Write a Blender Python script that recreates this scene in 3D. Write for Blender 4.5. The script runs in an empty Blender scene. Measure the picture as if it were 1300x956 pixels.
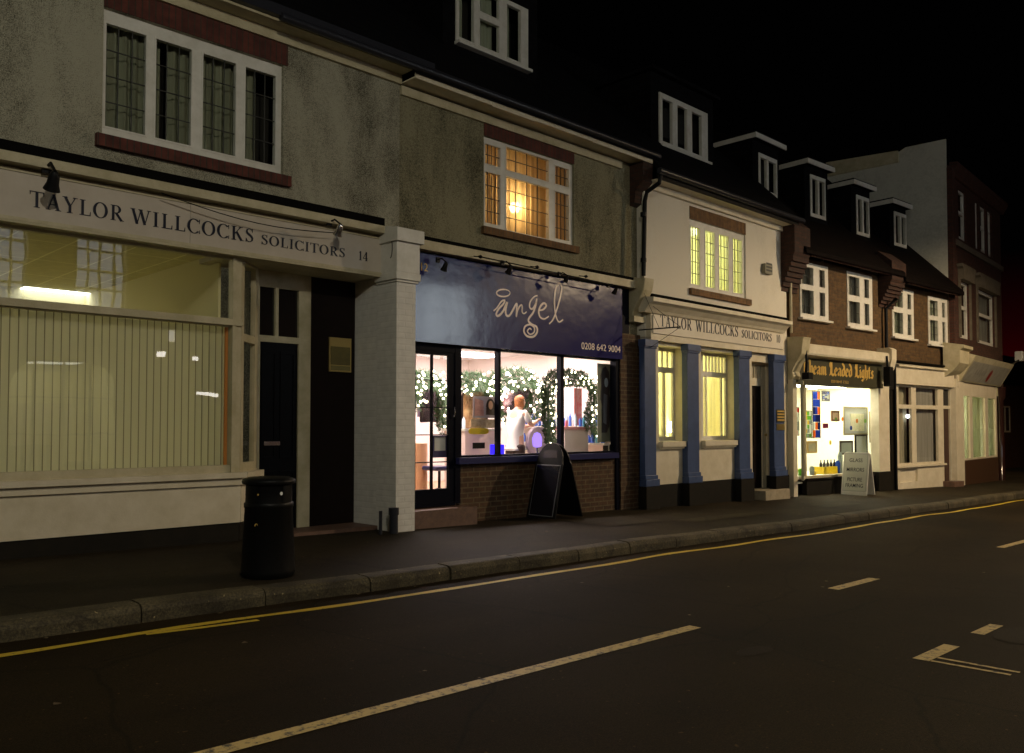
import bpy, bmesh, math, random
from mathutils import Vector, Matrix
R = math.radians
random.seed(7)
scene = bpy.context.scene
C = scene.collection

# ------------------------------------------------------------------ camera
FPX, YAW, PIT = 1090.0, R(45.5), R(1.9)
CX, CY = 650.0, 542 - 1090 * math.tan(R(1.9))
CAM = Vector((0, 0, 1.55))
cd = bpy.data.cameras.new('camera')
cam = bpy.data.objects.new('camera', cd)
C.objects.link(cam)
cam.location = CAM
cam.rotation_euler = (R(90) + PIT, 0, YAW - R(90))
cd.sensor_width = 36
cd.lens = FPX * 36 / 1300
cd.shift_y = (CY - 478) / 1300
cd.clip_start = 0.05
cd.clip_end = 2000
scene.camera = cam

# ------------------------------------------------------------------ night sky
w = bpy.data.worlds.new('World')
scene.world = w
w.use_nodes = True
nt = w.node_tree
nt.nodes.clear()
wo = nt.nodes.new('ShaderNodeOutputWorld')
bg = nt.nodes.new('ShaderNodeBackground')
tc = nt.nodes.new('ShaderNodeTexCoord')
sep = nt.nodes.new('ShaderNodeSeparateXYZ')
ra = nt.nodes.new('ShaderNodeValToRGB')
e = ra.color_ramp.elements
e[0].position = 0.09; e[0].color = (0.030, 0.0004, 0.0008, 1)
e[1].position = 0.21; e[1].color = (0.0004, 0.0004, 0.0004, 1)
e2 = e.new(0.135); e2.color = (0.012, 0.0004, 0.0008, 1)
nz = nt.nodes.new('ShaderNodeTexNoise'); nz.inputs['Scale'].default_value = 6
nz.inputs['Detail'].default_value = 3
ma = nt.nodes.new('ShaderNodeMath'); ma.operation = 'MULTIPLY_ADD'
nt.links.new(tc.outputs['Generated'], sep.inputs[0])
nt.links.new(tc.outputs['Generated'], nz.inputs['Vector'])
nt.links.new(nz.outputs['Fac'], ma.inputs[0]); ma.inputs[1].default_value = 0.07
nt.links.new(sep.outputs['Z'], ma.inputs[2])
nt.links.new(ma.outputs[0], ra.inputs[0])
nt.links.new(ra.outputs[0], bg.inputs[0])
bg.inputs[1].default_value = 0.55
nt.links.new(bg.outputs[0], wo.inputs[0])
scene.view_settings.view_transform = 'Standard'
scene.view_settings.look = 'None'
scene.view_settings.gamma = 1
scene.view_settings.exposure = 0.22
try:
    scene.cycles.use_adaptive_sampling = True
    scene.cycles.transparent_max_bounces = 16
    scene.cycles.max_bounces = 6
    scene.cycles.use_denoising = True
    scene.cycles.sample_clamp_indirect = 4
except Exception:
    pass

# light strengths (lamps outside the frame, one of them added)
SODIUM = 2700       # sodium street lamp over the far shops
COOL = 170         # cooler street lamp left of the camera
NEAR_FILL = 760        # warm white lamp added out of view to brighten the left fronts
GZ = 0.016         # the street falls gently to the right


# ------------------------------------------------------------------ placing helpers
def gz(x):
    return -GZ * (x - 12)


def ray(px, py):
    x = (px - CX) / FPX; y = -(py - CY) / FPX
    return (cam.rotation_euler.to_matrix() @ Vector((x, y, -1)))


class Fr:
    """a facade frame: x along the street, y into the building, z up"""
    def __init__(s, x, y, deg):
        s.M = Matrix.Translation((x, y, 0)) @ Matrix.Rotation(R(deg), 4, 'Z')
        s.I = s.M.inverted(); s.deg = deg

    def P(s, px, py, v=0.0):
        o = s.I @ CAM; d = s.I.to_3x3() @ ray(px, py)
        t = (v - o.y) / d.y; q = o + d * t
        return q.x, q.z

    def Q(s, px, py, u=0.0):
        o = s.I @ CAM; d = s.I.to_3x3() @ ray(px, py)
        t = (u - o.x) / d.x; q = o + d * t
        return q.y, q.z

    def u(s, px, v=0.0, py=480):
        return s.P(px, py, v)[0]

    def z(s, px, py, v=0.0):
        return s.P(px, py, v)[1]

    def w(s, u, v, z):
        return s.M @ Vector((u, v, z))


def G(px, py, off=0.0):
    r = ray(px, py)
    t = (off + GZ * 12 - CAM.z) / (r.z + GZ * r.x)
    return CAM + r * t


WORLD = Fr(0, 0, 0)
A = Fr(0, 9.25, 0)
B = Fr(0, 9.1, 0)
xc = B.u(1002, 0, 400)
Cc = Fr(xc, 9.1, -4)
ue = Cc.u(1205, 0, 400)
pe = Cc.w(ue, 0, 0)
Ee = Fr(pe.x, pe.y, 4)

OFF = {}


def link(o, parent=None):
    C.objects.link(o)
    if parent is not None:
        o.parent = parent
    return o


def root(name, label, cat, fr, u, v, z, group=None, kind=None):
    o = bpy.data.objects.new(name, None)
    o.empty_display_size = 0.2
    C.objects.link(o)
    o.matrix_world = fr.M @ Matrix.Translation((u, v, z))
    o['label'] = label; o['category'] = cat
    if group: o['group'] = group
    if kind: o['kind'] = kind
    OFF[o] = (fr, Vector((u, v, z)))
    return o


# ------------------------------------------------------------------ mesh builder
class MB:
    def __init__(s):
        s.v = []; s.f = []

    def poly(s, pts):
        i = len(s.v); s.v += [Vector(p) for p in pts]; s.f.append(tuple(range(i, i + len(pts))))

    def box(s, x0, x1, y0, y1, z0, z1):
        i = len(s.v)
        s.v += [Vector(p) for p in ((x0, y0, z0), (x1, y0, z0), (x1, y1, z0), (x0, y1, z0),
                                    (x0, y0, z1), (x1, y0, z1), (x1, y1, z1), (x0, y1, z1))]
        for q in ((0, 1, 5, 4), (1, 2, 6, 5), (2, 3, 7, 6), (3, 0, 4, 7), (4, 5, 6, 7), (3, 2, 1, 0)):
            s.f.append(tuple(i + k for k in q))
        return s

    def prism(s, pts, a, b, axis='y'):
        """pts 2D, extruded along axis; y: (x,z); x: (y,z); z: (x,y)"""
        n = len(pts); i = len(s.v)
        for t in (a, b):
            for p, q in pts:
                s.v.append(Vector({'y': (p, t, q), 'x': (t, p, q), 'z': (p, q, t)}[axis]))
        s.f.append(tuple(i + k for k in range(n)))
        s.f.append(tuple(i + n + k for k in reversed(range(n))))
        for k in range(n):
            j = (k + 1) % n
            s.f.append((i + j, i + k, i + n + k, i + n + j))
        return s

    def tube(s, pts, r, seg=8, cap=True):
        pts = [Vector(p) for p in pts]
        rs = r if isinstance(r, (list, tuple)) else [r] * len(pts)
        rings = []
        ref = None
        for k, p in enumerate(pts):
            d = (pts[min(k + 1, len(pts) - 1)] - pts[max(k - 1, 0)]).normalized()
            if ref is None or abs(d.dot(ref)) > 0.95:
                ref = Vector((0, 0, 1)) if abs(d.z) < 0.9 else Vector((1, 0, 0))
            a = d.cross(ref).normalized(); b = d.cross(a)
            i = len(s.v)
            for j in range(seg):
                t = 2 * math.pi * j / seg
                s.v.append(p + a * math.cos(t) * rs[k] + b * math.sin(t) * rs[k])
            rings.append(i)
        for k in range(len(rings) - 1):
            for j in range(seg):
                j2 = (j + 1) % seg
                s.f.append((rings[k] + j, rings[k] + j2, rings[k + 1] + j2, rings[k + 1] + j))
        if cap:
            s.f.append(tuple(rings[0] + j for j in reversed(range(seg))))
            s.f.append(tuple(rings[-1] + j for j in range(seg)))
        return s

    def lathe(s, cx, cy, prof, seg=24, a0=0, a1=2 * math.pi):
        full = abs(a1 - a0 - 2 * math.pi) < 1e-6
        n = seg if full else seg + 1
        i0 = len(s.v)
        for r, z in prof:
            for j in range(n):
                t = a0 + (a1 - a0) * j / seg
                s.v.append(Vector((cx + r * math.cos(t), cy + r * math.sin(t), z)))
        for k in range(len(prof) - 1):
            for j in range(seg):
                j2 = (j + 1) % n
                s.f.append((i0 + k * n + j, i0 + k * n + j2, i0 + (k + 1) * n + j2, i0 + (k + 1) * n + j))
        return s

    def grid(s, u0, u1, z0, z1, v0, v1, holes=()):
        """a wall slab with rectangular openings, closed reveals"""
        hs = [(max(a, u0), min(b, u1), max(c, z0), min(d, z1)) for a, b, c, d in holes]
        us = sorted({round(x, 5) for x in [u0, u1] + [h[0] for h in hs] + [h[1] for h in hs]})
        zs = sorted({round(x, 5) for x in [z0, z1] + [h[2] for h in hs] + [h[3] for h in hs]})
        nu, nz_ = len(us) - 1, len(zs) - 1

        def solid(i, j):
            if i < 0 or j < 0 or i >= nu or j >= nz_: return False
            cu = (us[i] + us[i + 1]) / 2; cz = (zs[j] + zs[j + 1]) / 2
            return not any(h[0] < cu < h[1] and h[2] < cz < h[3] for h in hs)
        for i in range(nu):
            for j in range(nz_):
                if not solid(i, j): continue
                a, b, c, d = us[i], us[i + 1], zs[j], zs[j + 1]
                s.poly([(a, v0, c), (b, v0, c), (b, v0, d), (a, v0, d)])
                s.poly([(b, v1, c), (a, v1, c), (a, v1, d), (b, v1, d)])
                if not solid(i - 1, j): s.poly([(a, v1, c), (a, v0, c), (a, v0, d), (a, v1, d)])
                if not solid(i + 1, j): s.poly([(b, v0, c), (b, v1, c), (b, v1, d), (b, v0, d)])
                if not solid(i, j - 1): s.poly([(a, v1, c), (b, v1, c), (b, v0, c), (a, v0, c)])
                if not solid(i, j + 1): s.poly([(a, v0, d), (b, v0, d), (b, v1, d), (a, v1, d)])
        return s

    def build(s, name, mat, parent=None, fr=None, smooth=False, tagk=None, bevel=0, merge=False):
        me = bpy.data.meshes.new(name)
        off = Vector((0, 0, 0)); top = parent
        if parent is not None:
            while top.parent is not None: top = top.parent
            off = OFF[top][1]
        me.from_pydata([tuple(v - off) for v in s.v], [], s.f)
        me.update()
        o = bpy.data.objects.new(name, me)
        link(o, parent)
        if parent is None and fr is not None:
            o.matrix_world = fr.M
        me.materials.append(mat)
        if merge:
            bm = bmesh.new(); bm.from_mesh(me)
            bmesh.ops.remove_doubles(bm, verts=bm.verts, dist=1e-4)
            bm.to_mesh(me); bm.free()
        if smooth:
            for p in me.polygons: p.use_smooth = True
            try: me.set_sharp_from_angle(angle=R(50))
            except Exception: pass
        if bevel:
            m = o.modifiers.new('edge', 'BEVEL'); m.width = bevel; m.segments = 2; m.limit_method = 'ANGLE'
        return o


def tag(o, label, cat, group=None, kind=None):
    o['label'] = label; o['category'] = cat
    if group: o['group'] = group
    if kind: o['kind'] = kind
    return o


def struct(name, mb, mat, fr=None, smooth=False):
    o = mb.build(name, mat, None, fr, smooth); o['kind'] = 'structure'
    return o


def single(name, mb, mat, label, cat, fr, base, group=None, smooth=False, bevel=0):
    """a thing that is one mesh; its origin sits at base"""
    b = Vector(base)
    mb.v = [v - b for v in mb.v]
    o = mb.build(name, mat, None, None, smooth, bevel=bevel)
    o.matrix_world = fr.M @ Matrix.Translation(b)
    return tag(o, label, cat, group)


# ------------------------------------------------------------------ materials
def mat(name, col, rough=0.7, metal=0.0, noise=None, bump=0.0, bscale=60, coat=0.0, spec=0.5, emis=None, estr=0.0):
    """noise = (other colour, scale, amount): a second colour laid in patches"""
    m = bpy.data.materials.new(name); m.use_nodes = True
    n = m.node_tree.nodes; l = m.node_tree.links
    b = n['Principled BSDF']
    b.inputs['Base Color'].default_value = (*col, 1)
    b.inputs['Roughness'].default_value = rough
    b.inputs['Metallic'].default_value = metal
    b.inputs['Specular IOR Level'].default_value = spec
    if coat: b.inputs['Coat Weight'].default_value = coat
    t = n.new('ShaderNodeTexCoord')
    if noise:
        a = n.new('ShaderNodeTexNoise'); a.inputs['Scale'].default_value = noise[1]; a.inputs['Detail'].default_value = 8
        a.inputs['Roughness'].default_value = 0.7
        r = n.new('ShaderNodeValToRGB')
        r.color_ramp.elements[0].position = 0.5 - noise[3] if len(noise) > 3 else 0.35
        r.color_ramp.elements[1].position = 0.5 + noise[3] if len(noise) > 3 else 0.65
        r.color_ramp.elements[0].color = (*noise[0], 1); r.color_ramp.elements[1].color = (*col, 1)
        l.new(t.outputs['Object'], a.inputs['Vector']); l.new(a.outputs['Fac'], r.inputs[0])
        l.new(r.outputs[0], b.inputs['Base Color'])
    if bump:
        a2 = n.new('ShaderNodeTexNoise'); a2.inputs['Scale'].default_value = bscale; a2.inputs['Detail'].default_value = 5
        bu = n.new('ShaderNodeBump'); bu.inputs['Strength'].default_value = bump; bu.inputs['Distance'].default_value = 0.01
        l.new(t.outputs['Object'], a2.inputs['Vector']); l.new(a2.outputs['Fac'], bu.inputs['Height'])
        l.new(bu.outputs[0], b.inputs['Normal'])
    if emis:
        b.inputs['Emission Color'].default_value = (*emis, 1); b.inputs['Emission Strength'].default_value = estr
    return m


def brick(name, c1, c2, mortar, bw=0.225, bh=0.075, ms=0.01, vertical=False, rough=0.85, side='xz', bump=0.6, paint=False):
    m = bpy.data.materials.new(name); m.use_nodes = True
    n = m.node_tree.nodes; l = m.node_tree.links; b = n['Principled BSDF']
    t = n.new('ShaderNodeTexCoord'); sp = n.new('ShaderNodeSeparateXYZ'); cb = n.new('ShaderNodeCombineXYZ')
    l.new(t.outputs['Object'], sp.inputs[0])
    ad = n.new('ShaderNodeMath'); ad.operation = 'ADD'
    l.new(sp.outputs['X'], ad.inputs[0]); l.new(sp.outputs['Y'], ad.inputs[1])
    if side == 'xy':
        l.new(sp.outputs['Y'], cb.inputs[0]); l.new(sp.outputs['X'], cb.inputs[1]); k_off = 0
    elif vertical:
        l.new(sp.outputs['Z'], cb.inputs[0]); l.new(ad.outputs[0], cb.inputs[1])
    else:
        l.new(ad.outputs[0], cb.inputs[0]); l.new(sp.outputs['Z'], cb.inputs[1])
    k = n.new('ShaderNodeTexBrick'); k.inputs['Scale'].default_value = 1
    k.inputs['Brick Width'].default_value = bw; k.inputs['Row Height'].default_value = bh
    k.inputs['Mortar Size'].default_value = ms; k.inputs['Mortar Smooth'].default_value = 0.3
    k.inputs['Color1'].default_value = (*c1, 1); k.inputs['Color2'].default_value = (*c2, 1); k.inputs['Mortar'].default_value = (*mortar, 1)
    if vertical or side == 'xy': k.offset = 0
    nn = n.new('ShaderNodeTexNoise'); nn.inputs['Scale'].default_value = 9; nn.inputs['Detail'].default_value = 7
    l.new(t.outputs['Object'], nn.inputs['Vector'])
    mp = n.new('ShaderNodeMapRange'); mp.inputs[1].default_value = 0.3; mp.inputs[2].default_value = 0.7
    mp.inputs[3].default_value = 0.62 if not paint else 0.88; mp.inputs[4].default_value = 1.25 if not paint else 1.05
    l.new(nn.outputs['Fac'], mp.inputs[0])
    mx = n.new('ShaderNodeVectorMath'); mx.operation = 'SCALE'
    l.new(cb.outputs[0], k.inputs['Vector']); l.new(k.outputs['Color'], mx.inputs[0]); l.new(mp.outputs[0], mx.inputs['Scale'])
    l.new(mx.outputs[0], b.inputs['Base Color'])
    b.inputs['Roughness'].default_value = rough
    bu = n.new('ShaderNodeBump'); bu.inputs['Strength'].default_value = bump; bu.inputs['Distance'].default_value = 0.008
    bu.invert = True
    l.new(k.outputs['Fac'], bu.inputs['Height']); l.new(bu.outputs[0], b.inputs['Normal'])
    return m


def render_wall(name, c1, c2, grain=170, stain=1.3, bump=1.0, lo=0.38, hi=0.62, gw=0.55):
    """pebbledash / rough render: grain plus weather stains"""
    m = bpy.data.materials.new(name); m.use_nodes = True
    n = m.node_tree.nodes; l = m.node_tree.links; b = n['Principled BSDF']
    t = n.new('ShaderNodeTexCoord')
    a = n.new('ShaderNodeTexNoise'); a.inputs['Scale'].default_value = stain; a.inputs['Detail'].default_value = 6; a.inputs['Distortion'].default_value = 0.4
    a.inputs['Roughness'].default_value = 0.62
    g = n.new('ShaderNodeTexNoise'); g.inputs['Scale'].default_value = grain; g.inputs['Detail'].default_value = 2
    g3 = n.new('ShaderNodeTexNoise'); g3.inputs['Scale'].default_value = grain * 0.28; g3.inputs['Detail'].default_value = 3
    for q in (a, g, g3): l.new(t.outputs['Object'], q.inputs['Vector'])
    mm = n.new('ShaderNodeMath'); mm.operation = 'MULTIPLY_ADD'; mm.inputs[1].default_value = gw
    m2 = n.new('ShaderNodeMath'); m2.operation = 'MULTIPLY_ADD'; m2.inputs[1].default_value = 0.35; m2.inputs[2].default_value = -0.45
    l.new(g3.outputs['Fac'], m2.inputs[0])
    m3 = n.new('ShaderNodeMath'); m3.operation = 'ADD'; l.new(m2.outputs[0], m3.inputs[0])
    m4 = n.new('ShaderNodeMath'); m4.operation = 'MULTIPLY_ADD'; m4.inputs[1].default_value = 1.25; m4.inputs[2].default_value = -.125; l.new(a.outputs['Fac'], m4.inputs[0])
    ms_ = n.new('ShaderNodeMapping'); ms_.inputs['Scale'].default_value = (1.6, 1, .7); l.new(t.outputs['Object'], ms_.inputs[0]); l.new(ms_.outputs[0], a.inputs['Vector']); l.new(m4.outputs[0], m3.inputs[1])
    l.new(g.outputs['Fac'], mm.inputs[0]); l.new(m3.outputs[0], mm.inputs[2])
    r = n.new('ShaderNodeValToRGB'); r.color_ramp.elements[0].position = lo; r.color_ramp.elements[1].position = hi
    r.color_ramp.elements[0].color = (*c2, 1); r.color_ramp.elements[1].color = (*c1, 1)
    l.new(mm.outputs[0], r.inputs[0]); l.new(r.outputs[0], b.inputs['Base Color'])
    b.inputs['Roughness'].default_value = 0.95
    bu = n.new('ShaderNodeBump'); bu.inputs['Strength'].default_value = bump; bu.inputs['Distance'].default_value = 0.012
    l.new(g.outputs['Fac'], bu.inputs['Height']); l.new(bu.outputs[0], b.inputs['Normal'])
    return m


def glass_mat(name, tint=(0.93, 0.95, 0.93), refl=1.0, rough=0.0):
    m = bpy.data.materials.new(name); m.use_nodes = True
    n = m.node_tree.nodes; l = m.node_tree.links
    n.remove(n['Principled BSDF']); o = n['Material Output']
    t = n.new('ShaderNodeBsdfTransparent'); t.inputs[0].default_value = (*tint, 1)
    g = n.new('ShaderNodeBsdfGlossy'); g.inputs['Roughness'].default_value = rough
    ge = n.new('ShaderNodeNewGeometry'); dt = n.new('ShaderNodeVectorMath'); dt.operation = 'DOT_PRODUCT'
    l.new(ge.outputs['Incoming'], dt.inputs[0]); l.new(ge.outputs['Normal'], dt.inputs[1])
    ab = n.new('ShaderNodeMath'); ab.operation = 'ABSOLUTE'; l.new(dt.outputs['Value'], ab.inputs[0])
    om = n.new('ShaderNodeMath'); om.operation = 'SUBTRACT'; om.inputs[0].default_value = 1; l.new(ab.outputs[0], om.inputs[1])
    pw = n.new('ShaderNodeMath'); pw.operation = 'POWER'; pw.inputs[1].default_value = 5; l.new(om.outputs[0], pw.inputs[0])
    k = n.new('ShaderNodeMath'); k.operation = 'MULTIPLY_ADD'; k.inputs[1].default_value = .9; k.inputs[2].default_value = .075 * refl; k.use_clamp = True
    f = pw
    x = n.new('ShaderNodeMixShader')
    tcx = n.new('ShaderNodeTexCoord'); nn = n.new('ShaderNodeTexNoise'); nn.inputs['Scale'].default_value = 1.3
    bu = n.new('ShaderNodeBump'); bu.inputs['Strength'].default_value = 0.25; bu.inputs['Distance'].default_value = 0.006
    l.new(tcx.outputs['Object'], nn.inputs['Vector']); l.new(nn.outputs['Fac'], bu.inputs['Height']); l.new(bu.outputs[0], g.inputs['Normal'])
    l.new(f.outputs[0], k.inputs[0]); l.new(k.outputs[0], x.inputs[0]); l.new(t.outputs[0], x.inputs[1]); l.new(g.outputs[0], x.inputs[2])
    l.new(x.outputs[0], o.inputs[0])
    return m


def cloth(name, col, trans=0.5, fold=None, sheer=0.0):
    m = bpy.data.materials.new(name); m.use_nodes = True
    n = m.node_tree.nodes; l = m.node_tree.links
    n.remove(n['Principled BSDF']); o = n['Material Output']
    d = n.new('ShaderNodeBsdfDiffuse'); t = n.new('ShaderNodeBsdfTranslucent'); x = n.new('ShaderNodeMixShader')
    x.inputs[0].default_value = trans
    tcx = n.new('ShaderNodeTexCoord'); nn = n.new('ShaderNodeTexNoise'); nn.inputs['Scale'].default_value = 14
    mp = n.new('ShaderNodeMapping'); mp.inputs['Scale'].default_value = (1, 1, 0.05)
    r = n.new('ShaderNodeValToRGB'); r.color_ramp.elements[0].position = 0.3; r.color_ramp.elements[1].position = 0.7
    r.color_ramp.elements[0].color = (*[c * 0.7 for c in col], 1); r.color_ramp.elements[1].color = (*col, 1)
    l.new(tcx.outputs['Object'], mp.inputs[0]); l.new(mp.outputs[0], nn.inputs['Vector']); l.new(nn.outputs['Fac'], r.inputs[0])
    for q in (d, t): l.new(r.outputs[0], q.inputs[0])
    l.new(d.outputs[0], x.inputs[1]); l.new(t.outputs[0], x.inputs[2])
    if sheer:
        y = n.new('ShaderNodeMixShader'); y.inputs[0].default_value = sheer; tp = n.new('ShaderNodeBsdfTransparent')
        l.new(x.outputs[0], y.inputs[1]); l.new(tp.outputs[0], y.inputs[2]); l.new(y.outputs[0], o.inputs[0])
    else:
        l.new(x.outputs[0], o.inputs[0])
    return m


def plain_cloth(name, col, trans):
    m = cloth(name, col, trans); r = [q for q in m.node_tree.nodes if q.type == 'VALTORGB'][0]
    r.color_ramp.elements[0].color = (*col, 1)
    return m


def glow(name, col, s):
    m = bpy.data.materials.new(name); m.use_nodes = True
    n = m.node_tree.nodes; l = m.node_tree.links
    n.remove(n['Principled BSDF']); e_ = n.new('ShaderNodeEmission')
    e_.inputs[0].default_value = (*col, 1); e_.inputs[1].default_value = s
    l.new(e_.outputs[0], n['Material Output'].inputs[0])
    return m


M = {}
M['dash_grey'] = render_wall('grey_pebbledash', (0.42, 0.40, 0.30), (0.05, 0.045, 0.025), 85, 0.75, bump=1.4, lo=0.48, hi=0.86, gw=1.05)
M['dash_olive'] = render_wall('olive_pebbledash', (0.30, 0.275, 0.17), (0.045, 0.04, 0.02), 85, 0.9, bump=1.4, lo=0.44, hi=0.90, gw=1.05)
M['cream_wall'] = render_wall('cream_render', (0.74, 0.69, 0.58), (0.60, 0.55, 0.44), 60, 0.8, 0.3, 0.1, 0.5)
M['white_gable'] = render_wall('white_gable_render', (0.55, 0.54, 0.46), (0.36, 0.35, 0.29), 20, 0.5, 0.4, 0.1, 0.6)
M['red_soldier'] = brick('red_soldier_brick', (0.115, 0.028, 0.018), (0.07, 0.018, 0.012), (0.05, 0.03, 0.02), 0.4, 0.072, 0.008, True)
M['brown_soldier'] = brick('brown_soldier_brick', (0.20, 0.10, 0.035), (0.15, 0.075, 0.03), (0.12, 0.09, 0.05), 0.4, 0.072, 0.006, True)
M['brown_brick'] = brick('brown_brick', (0.085, 0.040, 0.015), (0.055, 0.026, 0.011), (0.12, 0.085, 0.045))
M['yellow_brick'] = brick('yellow_brown_brick', (0.115, 0.060, 0.018), (0.075, 0.038, 0.012), (0.07, 0.048, 0.022), ms=0.007)
M['corbel_brick'] = brick('soot_dark_brick', (0.055, 0.020, 0.010), (0.035, 0.013, 0.008), (0.03, 0.018, 0.012))
M['red_brick'] = brick('red_brick', (0.075, 0.022, 0.012), (0.05, 0.015, 0.009), (0.04, 0.024, 0.016))
M['white_brick'] = brick('white_painted_brick', (0.74, 0.72, 0.67), (0.72, 0.70, 0.65), (0.69, 0.67, 0.62), paint=True, rough=0.55, bump=0.3)
M['white'] = mat('white_gloss_paint', (0.74, 0.72, 0.66), 0.45, noise=((0.62, 0.6, 0.53), 6))
M['cream'] = mat('cream_paint', (0.72, 0.65, 0.50), 0.5, noise=((0.60, 0.53, 0.38), 3), bump=0.15)
M['cream2'] = mat('aged_cream_paint', (0.56, 0.50, 0.34), 0.55, noise=((0.40, 0.35, 0.21), 3), bump=0.2)
M['board_cream'] = mat('sign_board_cream', (0.56, 0.50, 0.42), 0.35, noise=((0.49, 0.43, 0.35), 2))
M['board_cream2'] = mat('sign_board_peach', (0.76, 0.70, 0.58), 0.4, noise=((0.68, 0.61, 0.50), 2))
M['ink'] = mat('black_lettering', (0.006, 0.008, 0.02), 0.35)
M['blue_paint'] = mat('blue_gloss_paint', (0.050, 0.085, 0.20), 0.45, noise=((0.035, 0.06, 0.145), 5))
M['navy_frame'] = mat('navy_black_frame', (0.0025, 0.003, 0.008), 0.5, spec=.06)
M['navy_sill'] = mat('navy_sill', (0.02, 0.022, 0.09), 0.3)
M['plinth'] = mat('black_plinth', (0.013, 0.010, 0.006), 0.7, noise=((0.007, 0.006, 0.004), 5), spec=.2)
M['black'] = mat('black_iron', (0.004, 0.004, 0.0045), 0.5, spec=.2)
M['black_gutter'] = mat('black_gutter', (0.02, 0.021, 0.028), 0.35)
M['black_plastic'] = mat('black_plastic', (0.005, 0.005, 0.005), 0.42, bump=0.25, bscale=25, spec=.16)
M['slate'] = brick('roof_slate', (0.0055, 0.0055, 0.0065), (0.004, 0.004, 0.005), (0.002, 0.002, 0.002), 0.28, 0.16, 0.008, bump=0.8)
M['tile'] = brick('brown_roof_tile', (0.006, 0.003, 0.0022), (0.004, 0.002, 0.0016), (0.002, 0.0015, 0.001), 0.17, 0.11, 0.008, bump=0.8)
for k_ in ('slate', 'tile'): M[k_].node_tree.nodes['Principled BSDF'].inputs['Specular IOR Level'].default_value = .1
M['lead'] = mat('lead_came', (0.05, 0.05, 0.045), 0.5)
M['flash'] = mat('dark_flashing', (0.004, 0.0035, 0.003), 0.8, spec=.05, bump=0.4, bscale=14)
M['glass'] = glass_mat('window_glass')
M['shop_glass'] = glass_mat('shop_glass', (0.97, 0.98, 0.97))
M['curtain'] = cloth('net_curtain', (0.5, 0.54, 0.42), 0.2)
M['net'] = cloth('white_net_curtain', (0.45, 0.45, 0.40), 0.4)
M['olive_curtain'] = cloth('olive_curtain', (0.34, 0.35, 0.25), 0.1)
M['amber_curtain'] = cloth('amber_curtain', (0.85, 0.64, 0.36), 0.6, sheer=0.08)
M['yellow_curtain'] = cloth('yellow_curtain', (0.90, 0.88, 0.62), 0.7, sheer=0.12)
M['blind'] = plain_cloth('vertical_blind_cloth', (0.80, 0.78, 0.58), 0.62)
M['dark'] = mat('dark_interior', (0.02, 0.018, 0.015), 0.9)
M['office'] = mat('office_wall', (0.72, 0.66, 0.36), 0.9)
M['ceiling_tile'] = brick('ceiling_tile', (0.66, 0.61, 0.36), (0.64, 0.59, 0.34), (0.92, 0.88, 0.60), 1.2, 0.6, 0.014, bump=0.0, side='xy', paint=True)
M['door_black'] = mat('black_door_paint', (0.002, 0.002, 0.003), 0.4, spec=.12)
M['wood_dark'] = mat('dark_wood', (0.010, 0.005, 0.004), 0.5, spec=.15, noise=((0.006, 0.0035, 0.0025), 8))
M['salon_wall'] = mat('salon_wall', (0.86, 0.78, 0.74), 0.8)
M['step'] = mat('worn_step_tile', (0.16, 0.09, 0.06), 0.6, noise=((0.10, 0.055, 0.04), 12), bump=0.3)
M['stone'] = mat('step_stone', (0.38, 0.32, 0.22), 0.7, noise=((0.26, 0.22, 0.15), 8), bump=0.3)
M['sooty_stone'] = mat('sooty_stone', (0.17, 0.14, 0.10), 0.8, noise=((0.11, 0.09, 0.06), 5))
M['gold'] = mat('gold_lettering', (0.62, 0.40, 0.10), 0.4)
M['olive_board'] = mat('olive_sign_board', (0.055, 0.052, 0.028), 0.45, noise=((0.042, 0.040, 0.020), 5))
M['pink_letter'] = mat('pale_pink_lettering', (0.95, 0.80, 0.74), 0.4)
M['yellow'] = mat('yellow_plastic', (0.75, 0.55, 0.01), 0.4)
M['paper'] = mat('white_paper', (0.8, 0.79, 0.75), 0.7)
M['chrome'] = mat('chrome', (0.7, 0.7, 0.72), 0.2, 1.0)
M['brass'] = mat('brass', (0.65, 0.5, 0.2), 0.3, 0.9)


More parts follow.
